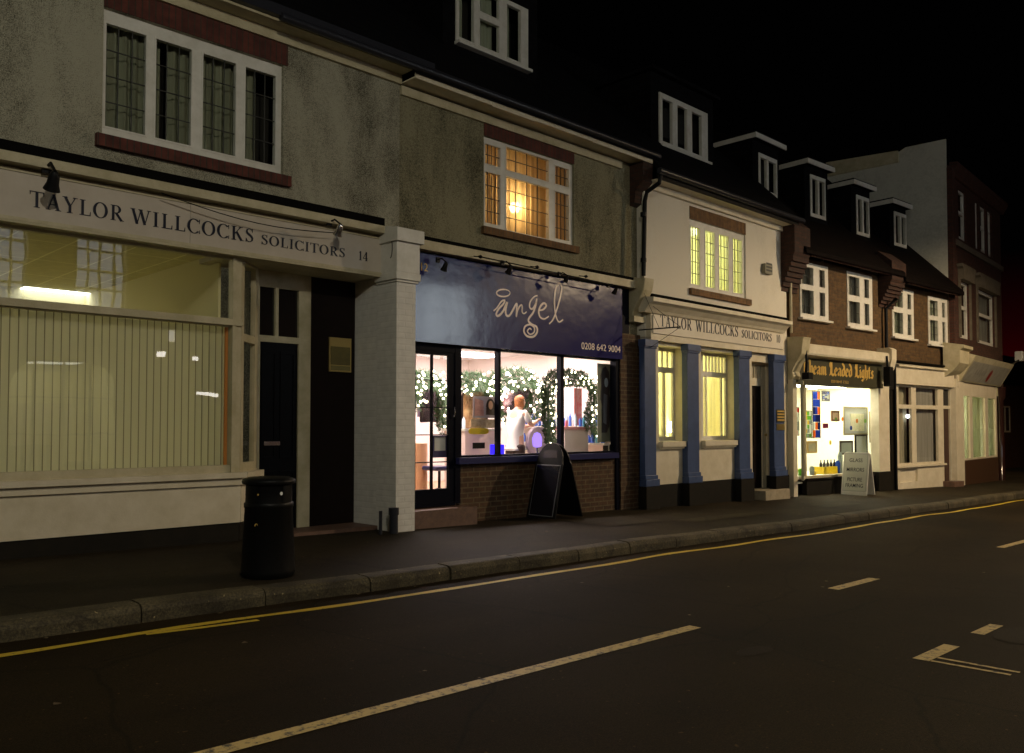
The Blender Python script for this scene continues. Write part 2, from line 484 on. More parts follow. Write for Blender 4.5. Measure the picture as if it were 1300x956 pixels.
def ground_mat(name, c1, c2, agg=220, rough=0.75, bump=0.5, patch=0.5, spec=0.4):
    m = bpy.data.materials.new(name); m.use_nodes = True
    n = m.node_tree.nodes; l = m.node_tree.links; b = n['Principled BSDF']
    t = n.new('ShaderNodeTexCoord')
    a = n.new('ShaderNodeTexNoise'); a.inputs['Scale'].default_value = patch; a.inputs['Detail'].default_value = 8; a.inputs['Roughness'].default_value = 0.6
    g = n.new('ShaderNodeTexVoronoi'); g.inputs['Scale'].default_value = agg
    g2 = n.new('ShaderNodeTexNoise'); g2.inputs['Scale'].default_value = agg * 0.5; g2.inputs['Detail'].default_value = 4
    for q in (a, g, g2): l.new(t.outputs['Object'], q.inputs['Vector'])
    r = n.new('ShaderNodeValToRGB'); r.color_ramp.elements[0].position = 0.35; r.color_ramp.elements[1].position = 0.65
    r.color_ramp.elements[0].color = (*c1, 1); r.color_ramp.elements[1].color = (*c2, 1)
    l.new(a.outputs['Fac'], r.inputs[0])
    mp = n.new('ShaderNodeMapRange'); mp.inputs[1].default_value = 0.35; mp.inputs[2].default_value = 0.7; mp.inputs[3].default_value = 0.6; mp.inputs[4].default_value = 1.7
    l.new(g2.outputs['Fac'], mp.inputs[0])
    sc = n.new('ShaderNodeVectorMath'); sc.operation = 'SCALE'
    l.new(r.outputs[0], sc.inputs[0]); l.new(mp.outputs[0], sc.inputs['Scale'])
    # broad wear, hairline cracks and pale chippings
    br = n.new('ShaderNodeTexNoise'); br.inputs['Scale'].default_value = .35; br.inputs['Detail'].default_value = 5; br.inputs['Distortion'].default_value = .6
    mpb = n.new('ShaderNodeMapping'); mpb.inputs['Scale'].default_value = (.45, 1.6, 1)
    l.new(t.outputs['Object'], mpb.inputs[0]); l.new(mpb.outputs[0], br.inputs['Vector'])
    bm2 = n.new('ShaderNodeMapRange'); bm2.inputs[1].default_value = .35; bm2.inputs[2].default_value = .65; bm2.inputs[3].default_value = .7; bm2.inputs[4].default_value = 1.35
    l.new(br.outputs['Fac'], bm2.inputs[0])
    wv = n.new('ShaderNodeTexNoise'); wv.inputs['Scale'].default_value = 2.5; wv.inputs['Detail'].default_value = 4; l.new(t.outputs['Object'], wv.inputs['Vector'])
    vm = n.new('ShaderNodeMixRGB'); vm.inputs[0].default_value = .12; l.new(t.outputs['Object'], vm.inputs[1]); l.new(wv.outputs['Color'], vm.inputs[2])
    ck = n.new('ShaderNodeTexVoronoi'); ck.feature = 'DISTANCE_TO_EDGE'; ck.inputs['Scale'].default_value = .55; l.new(vm.outputs[0], ck.inputs['Vector'])
    cm = n.new('ShaderNodeMapRange'); cm.inputs[1].default_value = .002; cm.inputs[2].default_value = .008; cm.inputs[3].default_value = .6; cm.inputs[4].default_value = 1
    l.new(ck.outputs['Distance'], cm.inputs[0])
    sk_ = n.new('ShaderNodeTexNoise'); sk_.inputs['Scale'].default_value = 30; sk_.inputs['Detail'].default_value = 1; l.new(t.outputs['Object'], sk_.inputs['Vector'])
    sm_ = n.new('ShaderNodeMapRange'); sm_.inputs[1].default_value = .745; sm_.inputs[2].default_value = .79; sm_.inputs[3].default_value = 1; sm_.inputs[4].default_value = 4.5
    l.new(sk_.outputs['Fac'], sm_.inputs[0])
    q1 = n.new('ShaderNodeMath'); q1.operation = 'MULTIPLY'; q2 = n.new('ShaderNodeMath'); q2.operation = 'MULTIPLY'
    l.new(bm2.outputs[0], q1.inputs[0]); l.new(cm.outputs[0], q1.inputs[1]); l.new(q1.outputs[0], q2.inputs[0]); l.new(sm_.outputs[0], q2.inputs[1])
    s2_ = n.new('ShaderNodeVectorMath'); s2_.operation = 'SCALE'; l.new(sc.outputs[0], s2_.inputs[0]); l.new(q2.outputs[0], s2_.inputs['Scale'])
    l.new(s2_.outputs[0], b.inputs['Base Color'])
    bu = n.new('ShaderNodeBump'); bu.inputs['Strength'].default_value = bump; bu.inputs['Distance'].default_value = 0.006
    l.new(g.outputs['Distance'], bu.inputs['Height']); l.new(bu.outputs[0], b.inputs['Normal'])
    b.inputs['Roughness'].default_value = rough; b.inputs['Specular IOR Level'].default_value = spec
    return m


M['asphalt'] = ground_mat('asphalt', (0.0125, 0.0078, 0.0028), (0.0205, 0.0130, 0.0048), spec=0.08)
M['patch'] = ground_mat('dark_road_patch', (0.016, 0.011, 0.006), (0.022, 0.016, 0.008), spec=.1)
M['pavement'] = ground_mat('pavement_tarmac', (0.013, 0.0090, 0.0038), (0.025, 0.0180, 0.0082), 160, patch=1.0, spec=0.15)
M['slab'] = ground_mat('worn_slab', (0.024, 0.018, 0.009), (0.036, 0.028, 0.015), 160, patch=1.5, spec=.15)
M['kerb'] = ground_mat('granite_kerb', (0.026, 0.020, 0.009), (0.080, 0.065, 0.034), 120, patch=3)
M['grass_ground'] = ground_mat('far_ground', (0.02, 0.02, 0.018), (0.03, 0.03, 0.025))


def marking(name, col, wear=0.42):
    m = mat(name, col, 0.6)
    n = m.node_tree.nodes; l = m.node_tree.links; b = n['Principled BSDF']
    t = n.new('ShaderNodeTexCoord'); a = n.new('ShaderNodeTexNoise'); a.inputs['Scale'].default_value = 22; a.inputs['Detail'].default_value = 8
    a.inputs['Roughness'].default_value = 0.75
    r = n.new('ShaderNodeValToRGB'); r.color_ramp.elements[0].position = wear - 0.04; r.color_ramp.elements[1].position = wear + 0.06
    r.color_ramp.elements[0].color = (0.05, 0.046, 0.04, 1); r.color_ramp.elements[1].color = (*col, 1)
    l.new(t.outputs['Object'], a.inputs['Vector']); l.new(a.outputs['Fac'], r.inputs[0]); l.new(r.outputs[0], b.inputs['Base Color'])
    return m


M['yline'] = marking('yellow_line_paint', (0.55, 0.38, 0.02), 0.38)
M['wline'] = marking('worn_line_paint', (0.50, 0.36, 0.14), 0.43)


# ------------------------------------------------------------------ ground, road, pavement, kerb
def sheet(mb, pts_u, v0, v1, off, nx=1):
    for k in range(len(pts_u) - 1):
        a, b = pts_u[k], pts_u[k + 1]
        mb.poly([(a, v0, gz(a) + off), (b, v0, gz(b) + off), (b, v1, gz(b) + off), (a, v1, gz(a) + off)])


KY = 6.34
g = MB(); g.poly([(-400, -400, gz(-400) - 0.3), (700, -400, gz(700) - 0.3), (700, 500, gz(700) - 0.3), (-400, 500, gz(-400) - 0.3)])
struct('ground', g, M['grass_ground'])
rd = MB(); sheet(rd, [-40, 0, 20, 60, 140], -1.2, KY, -0.02); struct('road', rd, M['asphalt'])


def wig(x):     # the kerb wavers slightly
    return KY + 0.035 * math.sin(x * 0.9) + 0.02 * math.sin(x * 2.3 + 1) + (0.012 * max(0, x - 14))


xs = [-20 + 0.5 * i for i in range(0, 121)]
pv = MB()
for k in range(len(xs) - 1):
    a, b = xs[k], xs[k + 1]
    pv.poly([(a, wig(a) + 0.2, gz(a) + 0.105), (b, wig(b) + 0.2, gz(b) + 0.105), (b, 13, gz(b) + 0.165), (a, 13, gz(a) + 0.165)])
struct('pavement', pv, M['pavement'])
op = MB(); sheet(op, [-40, 0, 60, 140], -14, -1.2, 0.1); op.poly([(-40, -1.2, gz(-40) - .02), (140, -1.2, gz(140) - .02), (140, -1.2, gz(140) + .1), (-40, -1.2, gz(-40) + .1)])
o = struct('pavement', op, M['pavement'])
# kerb: worn stones, one mesh of joints and rounded arrises
kb = MB(); x = -12.0
rk = random.Random(3)
while x < 44:
    L = 0.9 + rk.random() * 0.12
    x2 = x + L - 0.016
    dy = (rk.random() - 0.5) * 0.012; dz = (rk.random() - 0.5) * 0.010
    prof = [(0.0, -0.06), (0.0, 0.055), (0.012, 0.085), (0.035, 0.102), (0.06, 0.108), (0.205, 0.112), (0.205, -0.06)]
    n = 4; ring = []
    for i in range(n + 1):
        xx = x + (x2 - x) * i / n; jj = (rk.random() - 0.5) * 0.014
        ring.append([(xx, wig(xx) + p + dy + (jj if p < 0.1 else 0), gz(xx) + q + dz) for p, q in prof])
    for i in range(n):
        for j in range(len(prof) - 1):
            kb.poly([ring[i][j], ring[i + 1][j], ring[i + 1][j + 1], ring[i][j + 1]])
    kb.poly(list(reversed(ring[0]))); kb.poly(ring[n])
    x += L
struct('kerb', kb, M['kerb'])


def band(pts, width, off=-0.016):
    """a painted band along world points (x,y)"""
    mb = MB(); n = len(pts)
    L_, R_ = [], []
    for k in range(n):
        a = Vector(pts[max(k - 1, 0)]); b = Vector(pts[min(k + 1, n - 1)]); d = (b - a).normalized(); nn = Vector((-d.y, d.x))
        wv = width[k] if isinstance(width, list) else width
        p = Vector(pts[k])
        L_.append(p + nn * wv / 2); R_.append(p - nn * wv / 2)
    for k in range(n - 1):
        mb.poly([(q.x, q.y, gz(q.x) + off) for q in (R_[k], R_[k + 1], L_[k + 1], L_[k])])
    return mb


def yl(x):
    return wig(x) - 0.37 + 0.012 * math.sin(x * 3.1)


ypts = [(x_ * 0.33, yl(x_ * 0.33)) for x_ in range(-30, 130)]
struct('yellow_line', band(ypts, [0.08 + 0.014 * math.sin(i * 1.7) for i in range(len(ypts))]), M['yline'])
a_, b_ = G(185, 805, -.016), G(328, 787, -.016)
struct('yellow_line', band([(a_.x, a_.y - .0), ((a_.x + b_.x) / 2, (a_.y + b_.y) / 2 - .01), (b_.x, b_.y)], 0.06), M['yline'])


def mark(p, q, wd):
    a, b = G(*p, -.016), G(*q, -.016)
    struct('road_marking', band([(a.x, a.y), (b.x, b.y)], wd), M['wline'])


struct('road_marking', band([(0.9, 3.58), (5.40, 3.58)], 0.10), M['wline'])
struct('road_marking', band([(7.72, 3.62), (8.64, 3.62)], 0.11), M['wline'])
struct('road_marking', band([(12.45, 3.57), (15.2, 3.57)], 0.10), M['wline'])
struct('road_marking', band([(18.6, 3.57), (21.4, 3.57)], 0.10), M['wline'])
struct('road_marking', band([(5.66, 2.09), (6.22, 2.09)], 0.10), M['wline'])
struct('road_marking', band([(6.73, 2.09), (7.17, 2.09)], 0.09), M['wline'])
struct('road_marking', band([(5.685, 2.035), (5.70, 1.59)], 0.035), M['wline'])
struct('road_marking', band([(5.80, 2.035), (5.80, 1.57)], 0.035), M['wline'])
pt = MB(); c = G(958, 826, -.016)
pp = []
for i in range(14):
    t = 2 * math.pi * i / 14; rr = 1 + 0.3 * rk.random()
    pp.append((c.x + 0.16 * rr * math.cos(t), c.y + 0.07 * rr * math.sin(t)))
pt.poly([(p[0], p[1], gz(p[0]) - .016) for p in pp]); struct('road_patch', pt, M['patch'])
pt = MB(); c = G(1306, 808, -.016)  # darker rounded area on the road at the right edge
pt.poly([(c.x + 0.3 * (1 + .15 * rk.random()) * math.cos(t), c.y + 0.2 * (1 + .2 * rk.random()) * math.sin(t), gz(c.x) - .012) for t in [2 * math.pi * i / 16 for i in range(16)]])
struct('road_patch', pt, M['patch'])
# paler inspection covers and slabs set in the pavement
for (px, py, lx, ly) in ((1060, 640, 1.6, .5), (780, 661, 1.3, .9), (925, 655, 2.4, .35)):
    c = G(px, py, 0.13); s_ = MB()
    s_.poly([(c.x - lx / 2, c.y - ly / 2, gz(c.x - lx / 2) + .112 + .06 * (c.y - ly / 2 - 6.5) / 6.5), (c.x + lx / 2, c.y - ly / 2, gz(c.x + lx / 2) + .112 + .06 * (c.y - ly / 2 - 6.5) / 6.5),
             (c.x + lx / 2, c.y + ly / 2, gz(c.x + lx / 2) + .112 + .06 * (c.y + ly / 2 - 6.5) / 6.5), (c.x - lx / 2, c.y + ly / 2, gz(c.x - lx / 2) + .112 + .06 * (c.y + ly / 2 - 6.5) / 6.5)])
    for q in range(4): s_.v[q].z += 0.004
    struct('pavement_slab', s_, M['slab'])


def gy(x, y):  # pavement height at a world point
    return gz(x) + .105 + .06 * max(0, y - 6.54) / 6.46


# ------------------------------------------------------------------ shared builders
def wavy(mb, u0, u1, z0, z1, v, amp=0.025, wl=0.11, seed=0, drop=0.0):
    rr = random.Random(seed); n = max(6, int((u1 - u0) / wl * 6)); ph = rr.random() * 6
    pr = []
    for i in range(n + 1):
        u = u0 + (u1 - u0) * i / n
        pr.append((u, v + amp * math.sin(2 * math.pi * (u - u0) / wl + ph + 0.6 * math.sin(u * 7))))
    for i in range(n):
        a, b = pr[i], pr[i + 1]
        mb.poly([(a[0], a[1], z0), (b[0], b[1], z0), (b[0], b[1], z1), (a[0], a[1], z1)])
    return mb


def window(par, fr, box4, v, cells, fm, curtain=None, cm=None, lead=None, depth=0.07, gm=None, name='window', sill=None, cv=0.16):
    """box4 u0,u1,z0,z1 ; cells = glass rectangles"""
    u0, u1, z0, z1 = box4
    f = MB().grid(u0, u1, z0, z1, v, v + depth, cells)
    # slim sash bead round every glass cell
    for a, b, c_, d in cells:
        f.grid(a - .012, b + .012, c_ - .012, d + .012, v - .008, v + .02, [(a + .008, b - .008, c_ + .008, d - .008)])
    wo_ = f.build(name, fm, par)
    p = MB()
    for a, b, c_, d in cells:
        p.poly([(a, v + .03, c_), (b, v + .03, c_), (b, v + .03, d), (a, v + .03, d)])
    p.build('pane', gm or M['glass'], wo_)
    if lead:
        L_ = MB()
        for a, b, c_, d in cells:
            if isinstance(lead, dict): nx, nz2 = lead.get('n')
            else: nx, nz2 = lead
            nz3 = max(1, round(nz2 * (d - c_) / (z1 - z0)))
            for i in range(1, nx): L_.box(a + (b - a) * i / nx - .0035, a + (b - a) * i / nx + .0035, v + .018, v + .034, c_, d)
            for j in range(1, nz3): L_.box(a, b, v + .016, v + .036, c_ + (d - c_) * j / nz3 - .0035, c_ + (d - c_) * j / nz3 + .0035)
        L_.build('leading', M['lead'], wo_)
    if curtain is not None:
        cu = MB()
        for k, (a, b) in enumerate(curtain):
            wavy(cu, a, b, z0 - .02, z1 + .02, v + cv, seed=k + int(u0 * 10))
        cu.build('curtain', cm, wo_)
    if sill:
        MB().box(u0 - sill, u1 + sill, v - .09, v + .03, z0 - .05, z0 - .002).build('sill', fm, wo_, bevel=.004)
    return wo_


def cellgrid(cols, rows):
    return [(a, b, c_, d) for a, b in cols for c_, d in rows]


def shell(mb, u0, u1, z0, z1, v1=8.0, t=0.2):
    """party walls and back wall"""
    mb.box(u0, u0 + t, 0.24, v1, z0, z1); mb.box(u1 - t, u1, 0.24, v1, z0, z1); mb.box(u0 + t, u1 - t, v1 - t, v1, z0, z1)


def room(par, name, u0, u1, z0, z1, v0, v1, wm, floor=None, ceil=None):
    r = MB(); t = .03
    r.box(u0, u1, v1, v1 + t, z0, z1); r.box(u0 - t, u0, v0, v1, z0, z1); r.box(u1, u1 + t, v0, v1, z0, z1)
    o_ = r.build(name, wm, par)
    MB().box(u0, u1, v0, v1, z0 - t, z0).build('floor', floor or wm, par)
    MB().box(u0, u1, v0, v1, z1, z1 + t).build('ceiling', ceil or wm, par)
    return o_


def arealight(name, par, fr, u, v, z, sx, sy, power, col, rot=(0, 0, 0)):
    ld = bpy.data.lights.new(name, 'AREA'); ld.shape = 'RECTANGLE'; ld.size = sx; ld.size_y = sy
    ld.energy = power; ld.color = col
    o_ = bpy.data.objects.new(name, ld); link(o_, par)
    o_.location = Vector((u, v, z)) - OFF[par][1]; o_.rotation_euler = rot
    return o_


# ---- lettering -----------------------------------------------------
def ribbon(pts, ws):
    """list of quads for a stroke with width per point (2D)"""
    L_, R_ = [], []
    n = len(pts)
    for k in range(n):
        a = Vector(pts[max(k - 1, 0)]); b = Vector(pts[min(k + 1, n - 1)]); d = (b - a)
        if d.length < 1e-9: d = Vector((1, 0))
        d.normalize(); nn = Vector((-d.y, d.x)); wv = ws[k] if isinstance(ws, (list, tuple)) else ws
        L_.append(Vector(pts[k]) + nn * wv / 2); R_.append(Vector(pts[k]) - nn * wv / 2)
    return [[R_[k], R_[k + 1], L_[k + 1], L_[k]] for k in range(n - 1)]


def ringq(cx, cy, rx, ry, ix, iy, a0=0, a1=360, n=28):
    out = []
    for k in range(n):
        t0 = R(a0 + (a1 - a0) * k / n); t1 = R(a0 + (a1 - a0) * (k + 1) / n)
        out.append([Vector((cx + ix * math.cos(t0), cy + iy * math.sin(t0))), Vector((cx + rx * math.cos(t0), cy + ry * math.sin(t0))),
                    Vector((cx + rx * math.cos(t1), cy + ry * math.sin(t1))), Vector((cx + ix * math.cos(t1), cy + iy * math.sin(t1)))])
    return out


def q4(x0, y0, x1, y1):
    return [[Vector((x0, y0)), Vector((x1, y0)), Vector((x1, y1)), Vector((x0, y1))]]


TH, TN, SF = 0.145, 0.05, 0.04


def serif(x, y, w_=0.30, up=1):
    return q4(x - w_ / 2, y if up > 0 else y - SF, x + w_ / 2, y + SF if up > 0 else y)


def stem(x):
    return q4(x - TH / 2, 0, x + TH / 2, 1)


def glyph(ch):
    S = []
    if ch == 'I':
        S += stem(.2) + serif(.2, 0) + serif(.2, 1, up=-1); w_ = .40
    elif ch == 'T':
        S += stem(.36) + serif(.36, 0) + q4(.02, 1 - TN, .70, 1) + ribbon([(.03, 1), (.02, .76)], [.07, .02]) + ribbon([(.69, 1), (.70, .76)], [.07, .02]); w_ = .72
    elif ch == 'L':
        S += stem(.2) + serif(.2, 1, up=-1) + q4(.04, 0, .60, TN) + ribbon([(.60, 0), (.63, .28)], [.07, .02]); w_ = .66
    elif ch == 'A':
        S += ribbon([(.12, 0), (.40, 1)], TN) + ribbon([(.64, 0), (.39, 1)], TH) + q4(.20, .32, .60, .32 + TN) + serif(.12, 0, .24) + serif(.64, 0, .30); w_ = .78
    elif ch == 'Y':
        S += ribbon([(.12, 1), (.38, .44)], TH) + ribbon([(.66, 1), (.40, .44)], TN) + q4(.38 - TH / 2, 0, .38 + TH / 2, .48) + serif(.38, 0) + serif(.12, 1, .28, -1) + serif(.66, 1, .24, -1); w_ = .76
    elif ch == 'O':
        S += ringq(.42, .5, .41, .52, .25, .475); w_ = .84
    elif ch == '0':
        S += ringq(.28, .5, .27, .52, .15, .475); w_ = .56
    elif ch == 'C':
        S += ringq(.42, .5, .41, .52, .25, .475, 42, 318) + ribbon([(.735, 1), (.745, .70)], [.06, .02]) + ribbon([(.745, .0), (.755, .26)], [.05, .02]); w_ = .78
    elif ch == 'R':
        S += stem(.2) + serif(.2, 0) + serif(.2, 1, up=-1) + q4(.2, 1 - TN, .40, 1) + q4(.2, .47, .40, .47 + TN) + ringq(.38, .735, .26, .265, .12, .215, -90, 90, 16) + ribbon([(.36, .50), (.68, 0)], TH) + serif(.70, 0, .22); w_ = .80
    elif ch == 'W':
        S += ribbon([(.10, 1), (.34, 0)], TH) + ribbon([(.34, 0), (.54, 1)], TN) + ribbon([(.52, 1), (.76, 0)], TH) + ribbon([(.76, 0), (.98, 1)], TN) + serif(.10, 1, .26, -1) + serif(.52, 1, .24, -1) + serif(.98, 1, .22, -1); w_ = 1.08
    elif ch == 'K':
        S += stem(.2) + serif(.2, 0) + serif(.2, 1, up=-1) + ribbon([(.22, .40), (.64, 1)], TN) + ribbon([(.36, .62), (.70, 0)], TH) + serif(.72, 0, .24) + serif(.64, 1, .24, -1); w_ = .84
    elif ch == 'S':
        P_ = [(.46, .76), (.44, .90), (.34, .975), (.24, .98), (.13, .90), (.10, .76), (.15, .64), (.28, .54), (.40, .44), (.47, .32), (.45, .15), (.35, .04), (.24, .02), (.12, .08), (.07, .26)]
        W_ = [.02, .04, .05, .05, .09, .12, .145, .155, .15, .13, .10, .05, .05, .05, .02]
        S += ribbon(P_, W_) + ribbon([(.47, 1), (.47, .72)], [.05, .02]) + ribbon([(.06, 0), (.06, .28)], [.05, .02]); w_ = .56
    elif ch == '1':
        S += stem(.24) + serif(.24, 0) + ribbon([(.24, .98), (.10, .84)], [.06, .04]); w_ = .44
    elif ch == '4':
        S += q4(.34, 0, .34 + TH, 1) + serif(.41, 0, .26) + ribbon([(.40, .98), (.04, .28)], TN) + q4(.02, .24, .56, .24 + .06); w_ = .60
    elif ch == ' ':
        w_ = .34
    return S, w_


def put_quads(mb, quads, u0, z0, sx, sz, v, th=0.005):
    """flat letter pieces in slight relief on plane v (towards the street)"""
    for k, q in enumerate(quads):
        pts = [(u0 + p.x * sx, z0 + p.y * sz) for p in q]
        vv = v - th - 0.0003 * (k % 7)
        mb.prism(pts, vv, v - .0005)


def serif_text(mb, txt, u0, u1, z0, h, v, gap=0.09):
    tot = 0; gl = []
    for ch in txt:
        q, w_ = glyph(ch); gl.append((q, w_)); tot += w_ + gap
    tot -= gap; sx = (u1 - u0) / tot; x_ = 0
    for q, w_ in gl:
        put_quads(mb, [[Vector((p.x + x_, p.y)) for p in k] for k in q], u0, z0, sx, h, v)
        x_ += w_ + gap


def sans_text(txt, u0, u1, z0, h, v, m, par, name='lettering', spacing=1.0):
    """plain sans lettering from the built-in font, fitted to u0..u1"""
    cu = bpy.data.curves.new(name, 'FONT'); cu.body = txt; cu.extrude = 0.002; cu.space_character = spacing; cu.offset = 0.0
    ob = bpy.data.objects.new(name, cu); C.objects.link(ob)
    dg = bpy.context.evaluated_depsgraph_get(); me = bpy.data.meshes.new_from_object(ob.evaluated_get(dg))
    bpy.data.objects.remove(ob); bpy.data.curves.remove(cu)
    xs_ = [v_.co.x for v_ in me.vertices]; ys_ = [v_.co.y for v_ in me.vertices]
    sx = (u1 - u0) / (max(xs_) - min(xs_)); sy = h / (max(ys_) - min(ys_)); mx, my = min(xs_), min(ys_)
    top = par
    while top.parent is not None: top = top.parent
    off = OFF[top][1]
    for v_ in me.vertices:
        x_, y_, z_ = v_.co
        v_.co = Vector((u0 + (x_ - mx) * sx, v - .003 - z_, z0 + (y_ - my) * sy)) - off
    me.materials.append(m)
    o_ = bpy.data.objects.new(name, me); link(o_, par)
    return o_


def catmull(pts, n=6):
    out = []
    P_ = [pts[0]] + list(pts) + [pts[-1]]
    for i in range(1, len(P_) - 2):
        p0, p1, p2, p3 = [Vector(q) for q in P_[i - 1:i + 3]]
        for k in range(n):
            t = k / n
            out.append(0.5 * ((2 * p1) + (-p0 + p2) * t + (2 * p0 - 5 * p1 + 4 * p2 - p3) * t * t + (-p0 + 3 * p1 - 3 * p2 + p3) * t ** 3))
    out.append(Vector(pts[-1]))
    return out



def xf(mb, i0, u, v, deg):
    """rotate the vertices added since i0 about the vertical through (u,v)"""
    c_, s_ = math.cos(R(deg)), math.sin(R(deg))
    for q in mb.v[i0:]:
        x_, y_ = q.x - u, q.y - v
        q.x = u + c_ * x_ - s_ * y_; q.y = v + s_ * x_ + c_ * y_


def H(px, py, z):
    r = ray(px, py); t = (z - CAM.z) / r.z
    return CAM + r * t


def gable_roof(mb, u0, u1, ze, v0=-.35, vr=3.6, pitch=45, th=.1, vb=8.3):
    zr = ze + (vr - v0) * math.tan(R(pitch))
    mb.prism([(v0, ze), (vr, zr), (vb, ze), (vb, ze - th), (vr, zr - th), (v0, ze - th)], u0, u1, 'x')
    return zr


def dormer(bld, fr, pl, pr, pyt, vf, wall_m, fascia=True, cheek=1.6, zb=None, ztop=None, name='dormer'):
    """flat roofed dormer; front at vf between pixel columns pl, pr"""
    u0, u1 = fr.u(pl, vf - .12, pyt), fr.u(pr, vf - .12, pyt)
    return u0, u1


# ================================================================= No 14, solicitors
g14 = gz(4)
b14 = root('terraced_building', 'grey pebbledashed building with long leaded upper window and wide vertical-blind office window below', 'building', A, 2.0, 0, gz(2) + .1, 'buildings of the shop terrace')
LT, RB_, = A.P(129, 10, .05), A.P(356, 226, .05)
wz0, wz1 = A.z(128, 173, .05), A.z(129, 10, .05)
w0, w1 = A.u(128.5, .05, 90), A.u(357, .05, 150)
zt14 = A.z(508, 97, 0)
zb14 = 3.56
mb = MB().grid(-4, 6.96, zb14, zt14, 0, .24, [(w0, w1, wz0, wz1)])
shell(mb, -4, 6.96, 0.1, zt14)
mb.build('wall', M['dash_grey'], b14)
cols = [(A.u(a, .05, 120), A.u(b, .05, 120)) for a, b in ((132.5, 185.5), (196.5, 243.5), (256.5, 300), (310.5, 350.5))]
cz0, cz1 = A.z(134, 161, .05), A.z(134, 28, .05)
window(b14, A, (w0, w1, wz0, wz1), .05, cellgrid(cols, [(cz0, cz1)]), M['white'],
       [(cols[0][0] - .05, cols[1][0] + .12), (cols[1][0] + .2, cols[2][1] + .05), (cols[3][0] - .05, cols[3][0] + .22)], M['olive_curtain'], (3, 5), sill=None)
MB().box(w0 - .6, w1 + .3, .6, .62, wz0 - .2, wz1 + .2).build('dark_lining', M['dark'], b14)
MB().box(w0 - .0, w1 + .05, -.012, .05, wz1 + .002, wz1 + .27).build('lintel', M['red_soldier'], b14)
MB().box(w0 - .07, w1 + .08, -.07, .05, wz0 - .13, wz0 - .002).build('sill', M['red_soldier'], b14)
# eaves: cream soffit board and black gutter
mb = MB().box(-4, 6.96, -.05, -.001, zt14 - .12, zt14); mb.box(-4, 6.96, -.28, -.002, zt14 + .001, zt14 + .03)
mb.build('soffit_board', M['cream2'], b14)
mb = MB().box(-4, 7.28, -.36, -.26, zt14 + .035, zt14 + .16); mb.build('gutter', M['black_gutter'], b14)
rf = MB(); gable_roof(rf, -4, 6.96, zt14 + .17); rf.build('roof', M['slate'], b14)
# flashing and cornice over the sign
fz = A.z(503, 285, 0)
MB().box(-4, 6.60, -.17, -.001, fz - .12, fz).build('flashing', M['flash'], b14)
MB().box(-4, 6.60, -.24, -.001, fz - .215, fz - .121).build('cornice', M['cream2'], b14)
MB().box(-4, 6.60, -.06, -.001, zb14 - .02, fz - .216).build('sign_backing', M['cream2'], b14)
MB().box(-4, 6.60, -.13, -.001, zb14 - .06, zb14 - .021).build('sign_ledge', M['cream2'], b14)
cb_ = MB(); c0_ = A.P(205, 245, -.26); c1_ = A.P(432, 296, -.26)
cb_.tube([(c0_[0] + (c1_[0] - c0_[0]) * i / 10, -.26, c0_[1] + (c1_[1] - c0_[1]) * i / 10 - .10 * math.sin(math.pi * i / 10)) for i in range(11)], .006, 5)
cb_.build('cable', M['black'], b14)
# shop window
sill_z = 1.0
gz_lo = A.z(0, 600, 0); rail0, rail1 = A.z(150, 402, 0), A.z(150, 391, 0); top_z = zb14 - .06
gr = A.u(293, 0, 500)
fw = MB().grid(-4, 4.70, sill_z, top_z, 0, .08, [(-3.8, .9, gz_lo, rail0), (-3.8, .9, rail1, top_z - .03), (1.0, gr, gz_lo, rail0), (1.0, gr, rail1, top_z - .03)])
fw.box(gr - .0, gr + .045, -.03, -.001, sill_z, top_z); fw.box(-4, 4.70, -.04, -.001, rail0 + .01, rail1 - .01)
i0 = len(fw.v)   # splayed return into the doorway
fw.grid(4.705, 5.33, sill_z, top_z, 0, .06, [(4.80, 5.22, gz_lo + .02, rail0 - .15), (4.80, 5.22, rail1 - .15, top_z - .03)])
xf(fw, i0, 4.705, 0, 45)
win14 = fw.build('shop_window', M['cream2'], b14)
pn = MB()
for a, b, c_, d in ((-3.8, .9, gz_lo, rail0), (-3.8, .9, rail1, top_z - .03), (1.0, gr, gz_lo, rail0), (1.0, gr, rail1, top_z - .03)):
    pn.poly([(a, .04, c_), (b, .04, c_), (b, .04, d), (a, .04, d)])
i0 = len(pn.v)
for c_, d in ((gz_lo + .02, rail0 - .15), (rail1 - .15, top_z - .03)):
    pn.poly([(4.80, .03, c_), (5.22, .03, c_), (5.22, .03, d), (4.80, .03, d)])
xf(pn, i0, 4.705, 0, 45)
pn.build('pane', M['shop_glass'], win14)
sb = MB().box(-4, 4.74, -.10, .0, sill_z - .03, sill_z + .03); sb.box(-4, 4.72, -.055, .0, sill_z - .11, sill_z - .031)
i0 = len(sb.v); sb.box(4.72, 5.34, -.09, .0, sill_z - .11, sill_z + .03); xf(sb, i0, 4.705, 0, 45)
sb.build('window_sill', M['cream'], win14)
st = MB().box(-4, 4.70, -.02, .1, .46, sill_z - .111); i0 = len(st.v); st.box(4.70, 5.33, -.02, .08, .46, sill_z - .111); xf(st, i0, 4.705, 0, 45)
st.build('stall_riser', M['cream'], b14)
st = MB().box(-4, 4.70, 0, .12, -.1, .459); i0 = len(st.v); st.box(4.70, 5.33, 0, .1, -.1, .459); xf(st, i0, 4.705, 0, 45)
st.build('plinth', M['plinth'], b14)
